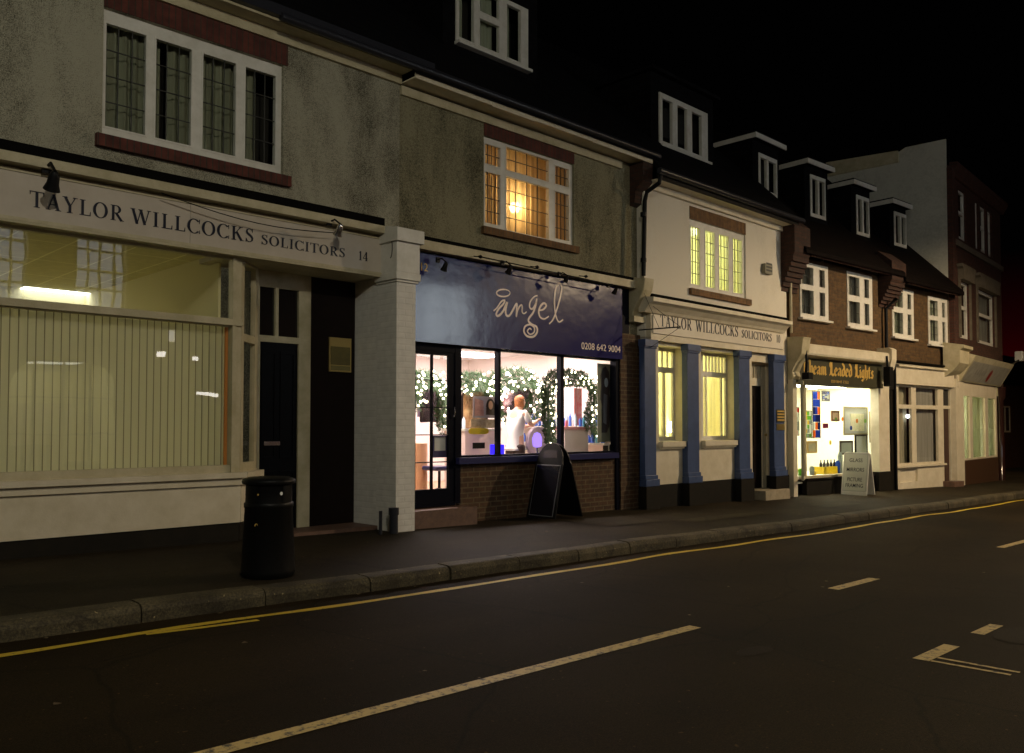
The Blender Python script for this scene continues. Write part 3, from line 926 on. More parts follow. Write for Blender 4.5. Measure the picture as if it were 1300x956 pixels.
# vertical blind behind the lower pane
bl = MB(); u_ = 1.0; k = 0
while u_ < gr + .05:
    a = R(20); wd = .094
    bl.poly([(u_ - wd / 2 * math.cos(a), .17 - wd / 2 * math.sin(a), gz_lo - .03), (u_ + wd / 2 * math.cos(a), .17 + wd / 2 * math.sin(a), gz_lo - .03),
             (u_ + wd / 2 * math.cos(a), .17 + wd / 2 * math.sin(a), rail0 + .03), (u_ - wd / 2 * math.cos(a), .17 - wd / 2 * math.sin(a), rail0 + .03)])
    u_ += .078 + .003 * math.sin(k * 2.1); k += 1
vb_ = bl.build('vertical_blind', M['blind'], b14)
shd_ = MB()  # thin darker strips stand in for the shade between slats
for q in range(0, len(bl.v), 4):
    e_ = bl.v[q]; shd_.box(e_.x - .005, e_.x + .004, e_.y - .006, e_.y - .003, gz_lo - .03, rail0 + .03)
shd_.build('slat_edge_shade', mat('blind_edge_shade', (.36, .33, .20), .9), vb_)
MB().box(gr - .02, gr + .02, .1, .13, gz_lo, rail0).build('blind_edge', mat('orange_blind_edge', (.75, .28, .06), .6), b14)
# office room
room(b14, 'office_room', -3.8, 4.62, .3, 3.62, .42, 5.0, M['office'], M['office'], M['ceiling_tile'])
lt = MB()
p = H(139, 378, 3.60)
lt.box(p.x - 1.25, p.x, p.y - 9.25 - .15, p.y - 9.25 + .15, 3.611, 3.616)
og = glow('office_room_fill', (1, .95, .76), 42)
lt.build('ceiling_light', glow('office_tube_dim', (.93, .96, 1), 5), b14)
MB().box(p.x + .9, p.x + 2.15, p.y - 9.25 + 2.2, p.y - 9.25 + 2.5, 3.56, 3.60).build('ceiling_light', og, b14)  # this panel and the next are added to brighten the room
MB().box(p.x - 3.9, p.x - 2.7, p.y - 9.25 - .15, p.y - 9.25 + .15, 3.56, 3.60).build('ceiling_light', og, b14)  # second panel added to brighten the room
# doorway
dv = .48
u0d, u1d = A.u(327, dv, 500), A.u(394, dv, 500)
trz = A.z(354, 432, dv)
dj = MB().grid(u0d - .05, u1d, .15, zb14 - .05, dv, dv + .08, [(A.u(330, dv), A.u(379, dv), .16, trz - .03), (A.u(329, dv), A.u(349, dv), trz + .05, A.z(354, 366, dv)), (A.u(353, dv), A.u(379, dv), trz + .05, A.z(354, 366, dv))])
dj.build('door_frame', M['cream2'], b14)
pn = MB().box(A.u(329, dv), A.u(379, dv), dv + .04, dv + .045, trz + .05, A.z(354, 366, dv)); pn.build('fanlight', mat('dark_glass', (.008, .008, .008), .08), b14)
dr = MB().box(A.u(330, dv), A.u(379, dv), dv + .03, dv + .07, .16, trz - .03)
for zz in ((.35, 1.0), (1.15, 2.5)):
    for a, b in ((333, 352), (357, 376)):
        dr.grid(A.u(a, dv), A.u(b, dv), zz[0], zz[1], dv + .018, dv + .03, [(A.u(a, dv) + .03, A.u(b, dv) - .03, zz[0] + .03, zz[1] - .03)])
dr = dr.build('door', M['door_black'], b14)
c_ = A.P(346, 563, dv)
MB().box(c_[0] - .11, c_[0] + .11, dv + .008, dv + .017, c_[1] - .025, c_[1] + .025).build('letter_plate', M['chrome'], dr)
MB().box(u1d + .001, 6.60, dv + .02, dv + .1, .1, zb14 - .06).build('recess_panel', M['wood_dark'], b14)
MB().box(4.5, 6.60, .0, dv + .2, zb14 - .059, zb14 - .001).build('recess_ceiling', M['cream2'], b14)
MB().box(4.9, 6.60, -.04, dv + .3, -.1, .27).build('step', M['step'], b14)
MB().box(6.61, 6.90, -.0, .9, -.1, fz - .13).build('return_wall', M['white_brick'], b14)
# notice on the dark panel
n0, n1 = A.P(417, 428, dv + .02), A.P(444.5, 473, dv + .02)
nb = root('notice_board', 'dull yellow framed notice on the dark wall of the office doorway', 'notice', A, n0[0], dv + .02, n1[1])
MB().box(n0[0], n1[0], dv - .005, dv + .018, n1[1], n0[1]).build('frame', M['brass'], nb)
MB().box(n0[0] + .02, n1[0] - .02, dv - .009, dv - .0055, n1[1] + .09, n0[1] - .12).build('sheet', mat('yellowed_paper', (.16, .13, .04), .7, noise=((.11, .09, .03), 9)), nb)
MB().box(n0[0] + .02, n1[0] - .02, dv - .009, dv - .0055, n1[1] + .02, n1[1] + .08).build('sheet', mat('yellowed_paper_strip', (.2, .17, .06), .7), nb)

# sign board of no 14
sv = -.115
s0, s1 = A.z(477, 303, sv), A.z(475, 345, sv)
sg = root('shop_sign', 'long cream sign board with dark serif lettering and number 14 over the office window', 'shop sign', A, 2.2, sv, s1, 'fascia signs')
brd = MB().box(-3.9, 4.03, sv, -.061, s1, s0); brd.box(4.034, 6.585, sv, -.061, s1, s0)
fr_ = MB().box(-3.9, 6.60, sv - .02, -.061, s1 - .035, s1 - .001); fr_.box(-3.9, 6.60, sv - .012, -.061, s0 + .001, s0 + .02); fr_.box(6.586, 6.605, sv - .02, -.061, s1, s0)
brd.build('board', M['board_cream'], sg); fr_.build('moulding', M['cream2'], sg)
lm = MB(); vv = sv - .001
base = A.z(40, 262.5, vv); cap = A.z(40, 242, vv) - base
cap2 = A.z(335, 296.5, vv) - A.z(335, 309, vv)
for wd_, a_, b_, c_ in (('TAYLOR', A.u(37.5, vv, 255), A.u(157, vv, 275), cap), ('WILLCOCKS', A.u(166, vv, 280), A.u(322, vv, 300), cap), ('SOLICITORS', A.u(331.5, vv, 300), A.u(438, vv, 320), cap2), ('14', A.u(455, vv, 320), A.u(467, vv, 325), cap2)):
    lm = MB(); serif_text(lm, wd_, a_, b_, base, c_, vv); lm.build('number' if wd_ == '14' else 'lettering', M['ink'], sg)


def spot(label, fr, px, py, v0, reach, grp, s=1.0, tone=None):
    """small bullet spotlight on an arm: px,py is where the head hangs"""
    u, z = fr.P(px, py, v0 - reach)
    t = root('spotlight', label, 'spotlight', fr, u, v0, z + .12 * s, grp)
    MB().box(u - .035 * s, u + .035 * s, v0 - .03, v0, z + .08 * s, z + .17 * s).build('bracket', M['black'], t)
    MB().tube([(u, v0 - .02, z + .13 * s), (u, v0 - reach * .5, z + .14 * s), (u, v0 - reach, z + .05 * s)], .012 * s).build('arm', M['black'], t)
    h = MB(); d = Vector((0, .55, -.83)); p0 = Vector((u, v0 - reach, z + .05 * s))
    h.tube([p0, p0 + d * .03 * s, p0 + d * .10 * s, p0 + d * .15 * s], [.02 * s, .038 * s, .045 * s, .062 * s], 14)
    h.build('head', tone or M['black'], t, smooth=True)
    return t


spot('dark spotlight above the first letters of the cream office sign', A, 70, 226, -.17, .28, 'sign spotlights', 1.25)
spot('spotlight with pale glass head above the end of the cream office sign', A, 433, 290, -.17, .28, 'sign spotlights', .95, M['chrome'])

# ================================================================= pilaster between 14 and 12
pl = root('pilaster', 'white painted brick pilaster with pitched cap between the office and the blue salon front', 'pilaster', A, 6.75, -.2, gy(6.75, 8.9))
u0p = 6.61; u1p = A.u(527, -.42, 500); pv_ = -.42
ct = A.z(514.5, 285, pv_); cm_ = A.z(511, 346, pv_); cb = A.z(508, 358, pv_)
MB().box(u0p, u1p, pv_, .0, gy(6.75, 8.9) - .05, cb).build('shaft', M['white_brick'], pl)
cp = MB().box(u0p - .02, u1p + .03, pv_ - .025, 0, cb + .001, cb + .03); cp.box(u0p - .045, u1p + .05, pv_ - .05, 0, cb + .031, cm_ + .0)
cp.box(u0p - .03, u1p + .04, pv_ - .04, 0, cm_ + .001, ct - .24)
cp.prism([(pv_ - .085, ct - .239), (pv_ - .085, ct - .07), (0, ct + .02), (0, ct - .239)], u0p - .06, u1p + .08, 'x')
cp.build('capital', M['white'], pl, bevel=.006)
wr = MB(); c0 = A.P(519, 315, pv_)
wr.tube([(u0p - .037, pv_ + .10 - .05 * math.cos(t), c0[1] - .02 + .13 * math.sin(t)) for t in [R(-80 + 16 * i) for i in range(11)]], .005, 5)
wr.build('cable', M['black'], pl)
ps = root('drain_stub', 'short dark drain pipe stub at the foot of the white pilaster', 'pipe', A, 6.95, -.5, gy(7, 8.8))
u, z0_ = A.u(503, -.55, 650), gy(6.9, 8.8)
mb = MB().tube([(u, -.5, z0_ - .02), (u, -.5, z0_ + .30)], .055, 12); mb.tube([(u, -.5, z0_ + .24), (u, -.5, z0_ + .33)], .065, 12); mb.tube([(u - .18, -.47, z0_ - .02), (u - .18, -.47, z0_ + .30)], .022, 8)
mb.build('pipe', M['black_gutter'], ps, smooth=True)

# ================================================================= No 12, salon
b12 = root('terraced_building', 'olive pebbledashed building with amber lit upper window over the dark blue salon front', 'building', A, 7.2, 0, gz(7) + .15, 'buildings of the shop terrace')
ev = -.33
e0, e1 = A.z(570, 114, ev), A.z(570, 104.5, ev)
zt12 = e0 + .01
w0, w1 = A.u(612, .04, 230), A.u(726.5, .04, 260); wz1 = A.z(613, 173, .04); wz0 = A.z(611, 288, .04)
mb = MB().grid(6.962, 12.2, 2.72, zt12, 0.004, .24, [(w0, w1, wz0, wz1)])
shell(mb, 6.962, 12.2, 0.05, zt12)
mb.build('wall', M['dash_olive'], b12)
mb = MB(); ue0, ue1 = A.u(528, ev, 95), A.u(829, ev, 203)
n = 4
cuts = [ue0, A.u(625, ev, 130), A.u(680, ev, 150), A.u(752, ev, 178), ue1]
for i in range(4): mb.box(cuts[i] + .004, cuts[i + 1] - .004, ev, ev + .03, e0 - (.01 if i % 2 else 0), e1)
mb.box(ue0, ue1 - .02, ev + .031, -.001, e0 + .012, e0 + .03)
mb.build('fascia_board', M['cream'], b12)
MB().box(6.965, ue1 - .5, -.04, .003, zt12 - .15, zt12 - .03).build('soffit_board', M['cream2'], b12)
mb = MB().tube([(ue0 - 2.0, ev - .03, e1 + .035), (ue1 + .15, ev - .03, e1 + .035)], .05, 10); mb.build('gutter', M['black_gutter'], b12, smooth=True)
rf = MB(); zr = gable_roof(rf, 6.962, 12.3, e1 + .05); rf.build('roof', M['slate'], b12)
mb = MB().prism([(0.0, zt12 - .75), (-.1, zt12 - .7), (-.12, zt12 - .5), (-.28, zt12 - .35), (-.30, zt12 - .02), (0, zt12 - .02)], 12.0, 12.28, 'x')
mb.build('corbel', M['corbel_brick'], b12)
um = [A.u(x_, .04, 250) for x_ in (615, 635.5, 642, 697, 704, 722.5)]
ztr1 = A.z(613, 207, .04); ztr0 = A.z(613, 216, .04); ztc1, ztc0 = A.z(670, 224, .04), A.z(670, 231, .04)
cells = [(um[0], um[1], wz0 + .07, ztr0), (um[0], um[1], ztr1, wz1 - .09), (um[4], um[5], wz0 + .07, ztr0), (um[4], um[5], ztr1, wz1 - .09),
         (um[2], um[3], wz0 + .03, ztc0), (um[2], um[3], ztc1, wz1 - .04)]
wn12 = window(b12, A, (w0, w1, wz0, wz1), .04, cells, M['white'], [(w0 - .03, w1 + .03)], M['amber_curtain'], (4, 7), cv=.14)
MB().box(w0, w1 + .0, -.008, .05, wz1 + .002, wz1 + .23).build('lintel', M['red_soldier'], b12)
MB().box(w0 - .05, w1 + .07, -.06, .05, wz0 - .11, wz0 - .002).build('sill', M['brown_soldier'], b12)
room(b12, 'upstairs_room', w0 - .5, w1 + .6, wz0 - .5, wz1 + .3, .26, 2.6, mat('warm_room_wall', (.6, .45, .25), .9))
lc = A.P(655, 263, .30)
lp = MB().lathe(0, 0, [(0.001, -.085), (.06, -.07), (.095, 0), (.06, .07), (.001, .085)], 14)
for q in lp.v: q.x += lc[0]; q.y += .33; q.z += lc[1]
lp.build('lamp_bulb', glow('amber_bulb', (1, .70, .34), 40), b12, smooth=True)
ld = bpy.data.lights.new('room_lamp', 'POINT'); ld.energy = 9; ld.color = (1, .68, .32); ld.shadow_soft_size = .06
o = bpy.data.objects.new('room_lamp', ld); link(o, b12); o.location = Vector((lc[0], .52, lc[1])) - OFF[b12][1]
# flashing, cornice
fz = A.z(570, 309, 0)
MB().box(6.97, 11.98, -.13, .003, fz - .07, fz).build('flashing', M['flash'], b12)
MB().box(6.97, 11.96, -.20, .003, fz - .20, fz - .071).build('cornice', M['cream2'], b12)
MB().box(6.97, 11.90, -.05, .003, 2.70, fz - .201).build('sign_backing', M['navy_frame'], b12)
# salon shopfront
sv = -.10
S0, S1 = A.z(526, 319.5, sv), A.z(526, 433, sv)
sz0 = A.z(585, 581, 0)     # sill top
tz = S1 - .02
c1 = [(A.u(586, 0), A.u(633, 0)), (A.u(635.8, 0), A.u(712, 0)), (A.u(716, 0), A.u(781, 0))]
gtop = A.z(630, 445.5, 0)
ud0, ud1 = 6.93, A.u(571.5, 0)
fw = MB().grid(A.u(584, 0), A.u(786, 0), sz0, tz + .25, 0, .09, [(a, b, sz0 + .03, gtop) for a, b in c1])
wf = fw.build('shop_window', M['navy_frame'], b12)
pn = MB()
for a, b in c1: pn.poly([(a, .045, sz0 + .03), (b, .045, sz0 + .03), (b, .045, gtop), (a, .045, gtop)])
pn.build('pane', M['shop_glass'], wf)
MB().box(A.u(583, -.08), A.u(785, -.08), -.09, .0, sz0 - .09, sz0).build('window_sill', M['navy_sill'], wf)
MB().box(A.u(584, 0), A.u(786, 0), .004, .16, -.1, sz0 - .091).build('stall_riser', M['brown_brick'], b12)
MB().box(A.u(781.5, -.02), A.u(788, -.02), -.03, .1, .05, S1).build('end_post', M['navy_frame'], b12)
MB().box(A.u(788, -.06), 12.2, -.06, .003, -.1, S0 - .75).build('brick_pier', M['brown_brick'], b12)
# door with glazing bars
dz0 = A.z(560, 638, 0); dz1 = A.z(560, 447, 0)
gx = [A.u(505.5, 0), A.u(526.2, 0), A.u(527.8, 0), A.u(548.6, 0), A.u(550, 0), A.u(570, 0)]
gzs = [A.z(560, y_, 0) for y_ in (450.5, 483, 517.5, 552, 586.5, 621)]
rows = [(gzs[i + 1] + .007, gzs[i] - .007) for i in range(5)]
cel = [(gx[0], gx[1], a, b) for a, b in rows] + [(gx[2], gx[3], a, b) for a, b in rows] + [(gx[4], gx[5], a, b) for a, b in rows]
dr = MB().grid(gx[0] - .1, A.u(577, 0), dz0, dz1, 0, .05, cel).build('door', M['navy_frame'], b12)
pn = MB()
for a, b, c_, d in cel: pn.poly([(a, .025, c_), (b, .025, c_), (b, .025, d), (a, .025, d)])
pn.build('pane', M['shop_glass'], dr)
hd = A.P(579, 523, -.03)
MB().tube([(hd[0] - .03, -.03, hd[1] - .07), (hd[0] - .03, -.05, hd[1]), (hd[0] - .03, -.03, hd[1] + .07)], .009, 8).build('handle', M['chrome'], dr)
mb = MB().box(A.u(577.3, 0), A.u(583.9, 0), -.015, .1, dz0 - .03, tz + .25); mb.box(gx[0] - .2, A.u(577, 0), -.01, .1, dz1 + .002, tz + .25); mb.box(gx[0] - .1, A.u(577, 0), -.02, .1, dz0 - .05, dz0 - .002)
mb.build('door_frame', M['navy_frame'], b12)
MB().box(6.95, A.u(600, -.2), -.30, -.001, -.1, dz0 - .06).build('step', M['step'], b12)
# console at the right end
cs = root('console_bracket', 'weathered masonry console bracket at the right end of the blue salon sign', 'bracket', A, 11.95, -.1, 3.0)
zc1, zc0 = A.z(806, 352, -.2), A.z(800, 392, -.2)
MB().prism([(.0, zc0 - .1), (-.10, zc0 - .1), (-.12, zc0), (-.20, zc0 + .12), (-.34, zc0 + .34), (-.38, zc0 + .55), (-.34, zc1 - .03), (0, zc1 + .05)], 11.93, 12.2, 'x').build('scroll', M['cream2'], cs, bevel=.02)
MB().box(11.90, 12.22, -.16, .0, zc0 - .2, zc0 - .101).build('block', M['cream2'], cs)
# attic dormer of no 12
vd = .7
w0, w1 = A.u(578, vd, 30), A.u(669, vd, 60); wz0 = A.z(579, 53, vd); wz1 = A.z(669, 13, vd)
dm = MB().grid(w0 - .25, w1 + .25, wz0 - .5, wz1 + .35, vd, vd + .1, [(w0, w1, wz0, wz1)])
dm.box(w0 - .25, w0 - .15, vd + .1, 2.6, wz0 - .3, wz1 + .35); dm.box(w1 + .15, w1 + .25, vd + .1, 2.6, wz0 - .3, wz1 + .35); dm.box(w0 - .35, w1 + .35, vd - .15, 3.2, wz1 + .351, wz1 + .45)
dm = dm.build('dormer', M['slate'], b12)
uu = [A.u(x_, vd - .03, 50) for x_ in (582, 602, 608.5, 634, 643, 661.5)]
ztm = A.z(620, 25, vd)
window(b12, A, (w0, w1, wz0, wz1), vd - .03, [(uu[0], uu[1], wz0 + .07, wz1 - .07), (uu[4], uu[5], wz0 + .07, wz1 - .07), (uu[2], uu[3], wz0 + .07, ztm - .05), (uu[2], uu[3], ztm + .05, wz1 - .07)], M['white'],
       [(uu[0], uu[1] - .1), (uu[2] + .05, uu[3] + .0), (uu[4], uu[5] - .12)], M['curtain'], None, sill=.02)
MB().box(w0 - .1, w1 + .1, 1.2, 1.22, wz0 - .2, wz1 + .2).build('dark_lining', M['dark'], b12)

# salon sign
sg = root('shop_sign', 'glossy navy salon sign with pale handwritten lettering and a halo above the first letter', 'shop sign', A, 7.2, sv, S1, 'fascia signs')
gloss = bpy.data.materials.new('gloss_navy_vinyl'); gloss.use_nodes = True
n_ = gloss.node_tree.nodes; l_ = gloss.node_tree.links; b_ = n_['Principled BSDF']
b_.inputs['Base Color'].default_value = (.006, .008, .110, 1); b_.inputs['Roughness'].default_value = .2; b_.inputs['Specular IOR Level'].default_value = .55
b_.inputs['Coat Weight'].default_value = .4; b_.inputs['Coat Roughness'].default_value = .08
t_ = n_.new('ShaderNodeTexCoord'); a_ = n_.new('ShaderNodeTexNoise'); a_.inputs['Scale'].default_value = 3.2; a_.inputs['Detail'].default_value = 4
bu_ = n_.new('ShaderNodeBump'); bu_.inputs['Strength'].default_value = .3; bu_.inputs['Distance'].default_value = .02
l_.new(t_.outputs['Object'], a_.inputs['Vector']); l_.new(a_.outputs['Fac'], bu_.inputs['Height']); l_.new(bu_.outputs[0], b_.inputs['Normal'])
MB().box(6.92, A.u(790, sv, 420), sv, -.051, S1, S0).build('board', gloss, sg)
lm = MB()


def zp(x_, y_):
    return Vector(A.P(510 + .2385 * x_, 310 + .2385 * y_, sv))


def script(strokes, wd=.028):
    for s_ in strokes:
        pts = catmull([zp(*q) for q in s_], 5)
        n = len(pts)
        ws = [wd * (.55 + .45 * math.sin(math.pi * min(1, max(0, k / (n - 1))) ** .8)) for k in range(n)]
        put_quads(lm, ribbon(pts, ws), 0, 0, 1, 1, sv)


script([[(540 + 36 * math.cos(R(a)), 260 + 19 * math.sin(R(a))) for a in range(0, 361, 24)]], .024)
lm.build('halo', M['pink_letter'], sg); lm = MB()
script([[(488, 355), (505, 340), (530, 305), (548, 300), (540, 318), (515, 345), (502, 372), (512, 382), (535, 362), (556, 318), (560, 312), (552, 350), (556, 378), (572, 380), (590, 352), (604, 325), (612, 318), (611, 350), (609, 385), (616, 352), (632, 325), (640, 330), (640, 360), (650, 370), (664, 360)],
        [(722, 274), (704, 280), (684, 305), (680, 335), (694, 345), (710, 322), (718, 290), (712, 325), (698, 365), (678, 392), (674, 410), (692, 428), (716, 440), (720, 468), (700, 492), (668, 490), (650, 466), (656, 438), (682, 428), (704, 444), (704, 468), (684, 480), (668, 464), (680, 448), (690, 456)],
        [(730, 352), (752, 348), (768, 328), (756, 314), (738, 330), (728, 360), (736, 388), (758, 398), (782, 384)],
        [(784, 424), (806, 398), (830, 330), (846, 268), (850, 226), (836, 210), (820, 232), (812, 290), (814, 350), (824, 396), (838, 414), (858, 402)]], .034)
lm.build('lettering', M['pink_letter'], sg)
p0, p1 = zp(958, 575), zp(1168, 575)
sans_text('0208 642 9004', A.u(738, sv, 440), A.u(787.5, sv, 446), A.z(738, 443, sv) - .0, A.z(738, 436, sv) - A.z(738, 443, sv) + .02, sv, M['pink_letter'], sg)
sans_text('12', A.u(534.5, sv, 338), A.u(543, sv, 339), A.z(538, 344, sv), A.z(538, 334, sv) - A.z(538, 344, sv), sv, M['gold'], sg, 'number')
# spotlight rail over the sign
rl = root('light_rail', 'thin black rod with joints running below the cornice above the blue sign', 'rail', A, 8.5, -.3, S0)
r0, r1 = A.P(610, 326, -.34), A.P(784, 363, -.34)
mb = MB().tube([(r0[0], -.34, r0[1]), (r1[0], -.34, r1[1])], .009, 6)
for x_, y_ in ((610, 326), (682, 339), (744, 351)):
    q = A.P(x_, y_, -.34); mb.tube([(q[0] - .04, -.34, q[1]), (q[0], -.34, q[1]), (q[0] + .04, -.34, q[1])], [.01, .028, .01], 8); mb.tube([(q[0], -.34, q[1]), (q[0], -.19, q[1] + .03)], .008, 6)
mb.build('rod', M['black'], rl)
spot('dark spotlight hanging near the left end of the blue salon sign', A, 567, 337, -.2, .2, 'sign spotlights', .8)
spot('dark spotlight hanging above the first letter on the blue salon sign', A, 649, 341, -.2, .2, 'sign spotlights', .85, M['wood_dark'])
spot('dark spotlight hanging above the last letter on the blue salon sign', A, 721, 353, -.2, .2, 'sign spotlights', .7, M['wood_dark'])
spot('dark spotlight at the far right end of the blue salon sign', A, 783, 368, -.2, .2, 'sign spotlights', .75, M['wood_dark'])

# ---- downpipe between 12 and 10
dp = root('downpipe', 'black cast iron downpipe with swan neck between the olive and cream walls', 'downpipe', B, 12.3, -.08, 3.95)
q0 = B.P(839, 222, -.38); q1 = B.P(837, 232, -.38); q2 = B.P(820, 247, -.10); q3 = B.P(817, 350, -.10)
mb = MB().tube([(q0[0], -.38, q0[1]), (q1[0], -.38, q1[1]), (q2[0], -.12, q2[1] + .04), (q2[0] - .03, -.10, q2[1] - .12), (q3[0], -.10, q3[1])], .038, 10)
for zz in (q2[1] - .4, q2[1] - 1.2): mb.tube([(q3[0], -.10, zz), (q3[0], -.10, zz + .07)], .052, 10)
mb.build('pipe', M['black'], dp, smooth=True)

# ================================================================= No 10, solicitors
b10 = root('terraced_building', 'cream rendered building with four blue pilasters and lit leaded upper window', 'building', B, 12.25, 0, gz(12.25) + .12, 'buildings of the shop terrace')
uL, uR = 12.21, B.u(998, 0, 350)
zt = B.z(1000, 290, 0)
w0, w1 = B.u(873.8, .03, 320), B.u(945, .03, 340); wz0, wz1 = B.z(874, 366, .03), B.z(875, 278, .03)
mb = MB().grid(uL, uR, 3.08, zt, 0, .24, [(w0, w1, wz0, wz1)]); shell(mb, uL, uR, 0, zt)
mb.build('wall', M['cream_wall'], b10)
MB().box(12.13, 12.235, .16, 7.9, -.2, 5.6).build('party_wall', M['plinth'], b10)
cols = [(B.u(a, .03, 320), B.u(b, .03, 320)) for a, b in ((876.5, 888.5), (895, 907.3), (912.3, 925), (930, 942))]
window(b10, B, (w0, w1, wz0, wz1), .03, cellgrid(cols, [(wz0 + .09, wz1 - .12)]), M['white'],
       [(cols[0][0] - .02, w0 + .46), (w0 + .58, w0 + 1.0), (w0 + 1.06, w0 + 1.5), (w0 + 1.58, w1)], M['yellow_curtain'], (3, 6), cv=.12)
MB().box(w0, w1, -.01, .05, wz1 + .002, wz1 + .24).build('lintel', M['brown_soldier'], b10)
MB().box(w0 - .03, w1 + .13, -.06, .05, wz0 - .12, wz0 - .002).build('sill', M['brown_soldier'], b10)
room(b10, 'upper_office', w0 - .5, w1 + .5, wz0 - .6, wz1 + .3, .26, 3.5, mat('upper_office_wall', (.8, .78, .45), .9))
uplight = glow('office_panel_light', (.94, .95, .58), 8.0)
MB().box(w0 - .1, w1 + .1, .8, 2.2, wz1 + .22, wz1 + .26).build('ceiling_light', uplight, b10)
mb = MB().box(uL + .05, uR, -.06, -.001, zt - .13, zt - .02); mb.box(uL + .05, uR, -.30, -.001, zt - .019, zt)
mb.build('soffit_board', M['cream'], b10)
gzz = B.z(930, 250, -.36)
MB().tube([(B.u(837, -.36, 218), -.36, zt + .1), (uR + .1, -.36, zt + .1)], .055, 10).build('gutter', M['black_gutter'], b10, smooth=True)
MB().box(uL, uR, -.31, -.28, zt - .02, zt + .08).build('eaves_board', M['plinth'], b10)
rf = MB(); gable_roof(rf, uL + .1, uR, zt + .15); rf.build('roof', M['slate'], b10)
# cornice and lower wall
zc = B.z(1007, 408, -.3)
fl = B.z(831, 376, -.04)
cz = B.z(900, 390, -.28)
MB().box(uL + .1, B.u(1000, -.08), -.1, -.001, 3.84, 3.90).build('flashing', M['flash'], b10)
cor = MB().prism([(0, 3.55), (-.13, 3.55), (-.16, 3.60), (-.24, 3.68), (-.32, 3.72), (-.32, 3.79), (0, 3.84)], B.u(829, -.3), B.u(1006, -.3), 'x')
cor.build('cornice', M['cream'], b10)
bz1, bz0 = 3.549, 3.20
MB().box(uL + .05, B.u(996, -.1), -.10, .05, 3.08, bz1).build('sign_backing', M['cream'], b10)
fx = [(B.u(a, -.16), B.u(b, -.16)) for a, b in ((821, 835), (875, 889.5), (940.5, 954), (984.5, 997.5))]
r1 = (B.u(836, 0), B.u(873.5, 0)); r2 = (B.u(890, 0), B.u(939.5, 0)); r3 = (B.u(954.5, 0), B.u(981.5, 0))
wt = 3.07; ht = B.z(912, 446.5, 0)
hb = B.z(860, 560, 0); ptop = .52
holes = [(r1[0], r1[1], hb, ht), (r2[0], r2[1], hb, ht), (r3[0], r3[1], .0, ht - .12)]
MB().grid(uL + .01, uR, ptop, 3.079, .001, .33, holes).build('lower_wall', M['cream'], b10)
MB().grid(uL + .01, uR, -.15, ptop - .001, -.02, .33, [(r3[0], r3[1], -.2, ptop + .1)]).build('plinth', M['plinth'], b10)
ms = MB()
for a, b in (r1, r2): ms.box(a, b + .04, -.09, .05, hb - .10, hb - .002); ms.box(a, b + .0, -.05, .0, hb - .14, hb - .101)
ms.build('window_sill', M['cream'], b10)
for (a, b) in fx:
    pb = gz(a) + .6
    q = root('pilaster', {0: 'blue painted pilaster beside the dark brick pier of the salon', 1: 'blue painted pilaster between the two lit office windows', 2: 'blue painted pilaster left of the dark office door', 3: 'blue painted pilaster carrying the brass plates right of the office door'}[fx.index((a, b))], 'pilaster', B, (a + b) / 2, -.08, gz(a) + .1, 'blue pilasters')
    m_ = (a + b) / 2
    MB().box(a, b, -.12, -.001, ptop + .12, 3.0).build('shaft', M['blue_paint'], q)
    MB().box(a - .015, b + .015, -.14, -.001, 2.92, 2.955).box(a - .03, b + .03, -.16, -.001, 2.9555, 3.075).build('capital', M['blue_paint'], q, bevel=.006)
    MB().box(a - .04, b + .04, -.17, -.021, ptop, ptop + .12).box(a - .02, b + .02, -.145, -.021, ptop + .121, ptop + .19).build('base', M['blue_paint'], q, bevel=.006)
    MB().box(a - .045, b + .045, -.18, -.021, -.15, ptop - .003).build('plinth_block', M['plinth'], q)
# recessed windows
for k, ((a, b), (pl_, pr_)) in enumerate(((r1, (835, 861.5)), (r2, (890.5, 929)))):
    v_ = .3
    ga, gb = (a + .02 if k == 0 else B.u(891.5, v_)), B.u(pr_, v_)
    tr = B.z((pl_ + pr_) / 2, 470 if k == 0 else 476, v_)
    f = MB().grid(a - .02, b + .02, hb - .02, ht + .02, v_, v_ + .05, [(ga + .03, b - .05, hb + .08, tr - .05), (ga + .03, b - .05, tr + .05, ht - .06)])
    nb_ = 5 if k == 0 else 7
    for i in range(1, nb_):
        x_ = ga + .03 + (b - .08 - ga) * i / nb_
        f.box(x_ - .011, x_ + .011, v_ - .004, v_ + .03, tr + .05, ht - .06)
    cx_ = (ga + b) / 2; rr_ = (b - ga) * .16
    for i in range(8):
        t0, t1 = math.pi * i / 8, math.pi * (i + 1) / 8
        f.tube([(cx_ + rr_ * math.cos(t0), v_ - .006, tr + .35 + rr_ * math.sin(t0)), (cx_ + rr_ * math.cos(t1), v_ - .006, tr + .35 + rr_ * math.sin(t1))], .014, 6)
    if k == 0: f.box(ga + (b - ga) * .62, ga + (b - ga) * .62 + .035, v_, v_ + .04, hb + .08, tr - .05)
    else: f.box(b - .22, b - .18, v_, v_ + .04, hb + .08, tr - .05); f.box(ga + .13, ga + .16, v_, v_ + .04, hb + .08, tr - .05)
    wq = f.build('window', M['white'], b10)
    MB().box(ga, b, v_ + .02, v_ + .024, hb + .05, ht - .03).build('pane', M['glass'], wq)
    wavy(MB(), a, b, hb - .02, ht + .02, v_ + .16, .03, .12, k).build('curtain', M['yellow_curtain'], wq)
room(b10, 'front_office', uL + .25, r3[0] - .05, hb - .6, ht + .25, .335, 3.0, mat('front_office_wall', (.8, .75, .52), .9))
MB().box(r1[0] + .1, r2[1], .9, 2.0, ht + .20, ht + .24).build('ceiling_light', glow('front_office_light', (1, .88, .50), 12.0), b10)
lp = MB().lathe(B.u(852, .56), .56, [(.02, hb + .15), (.09, hb + .17), (.06, hb + .36), (.05, hb + .36)], 16)
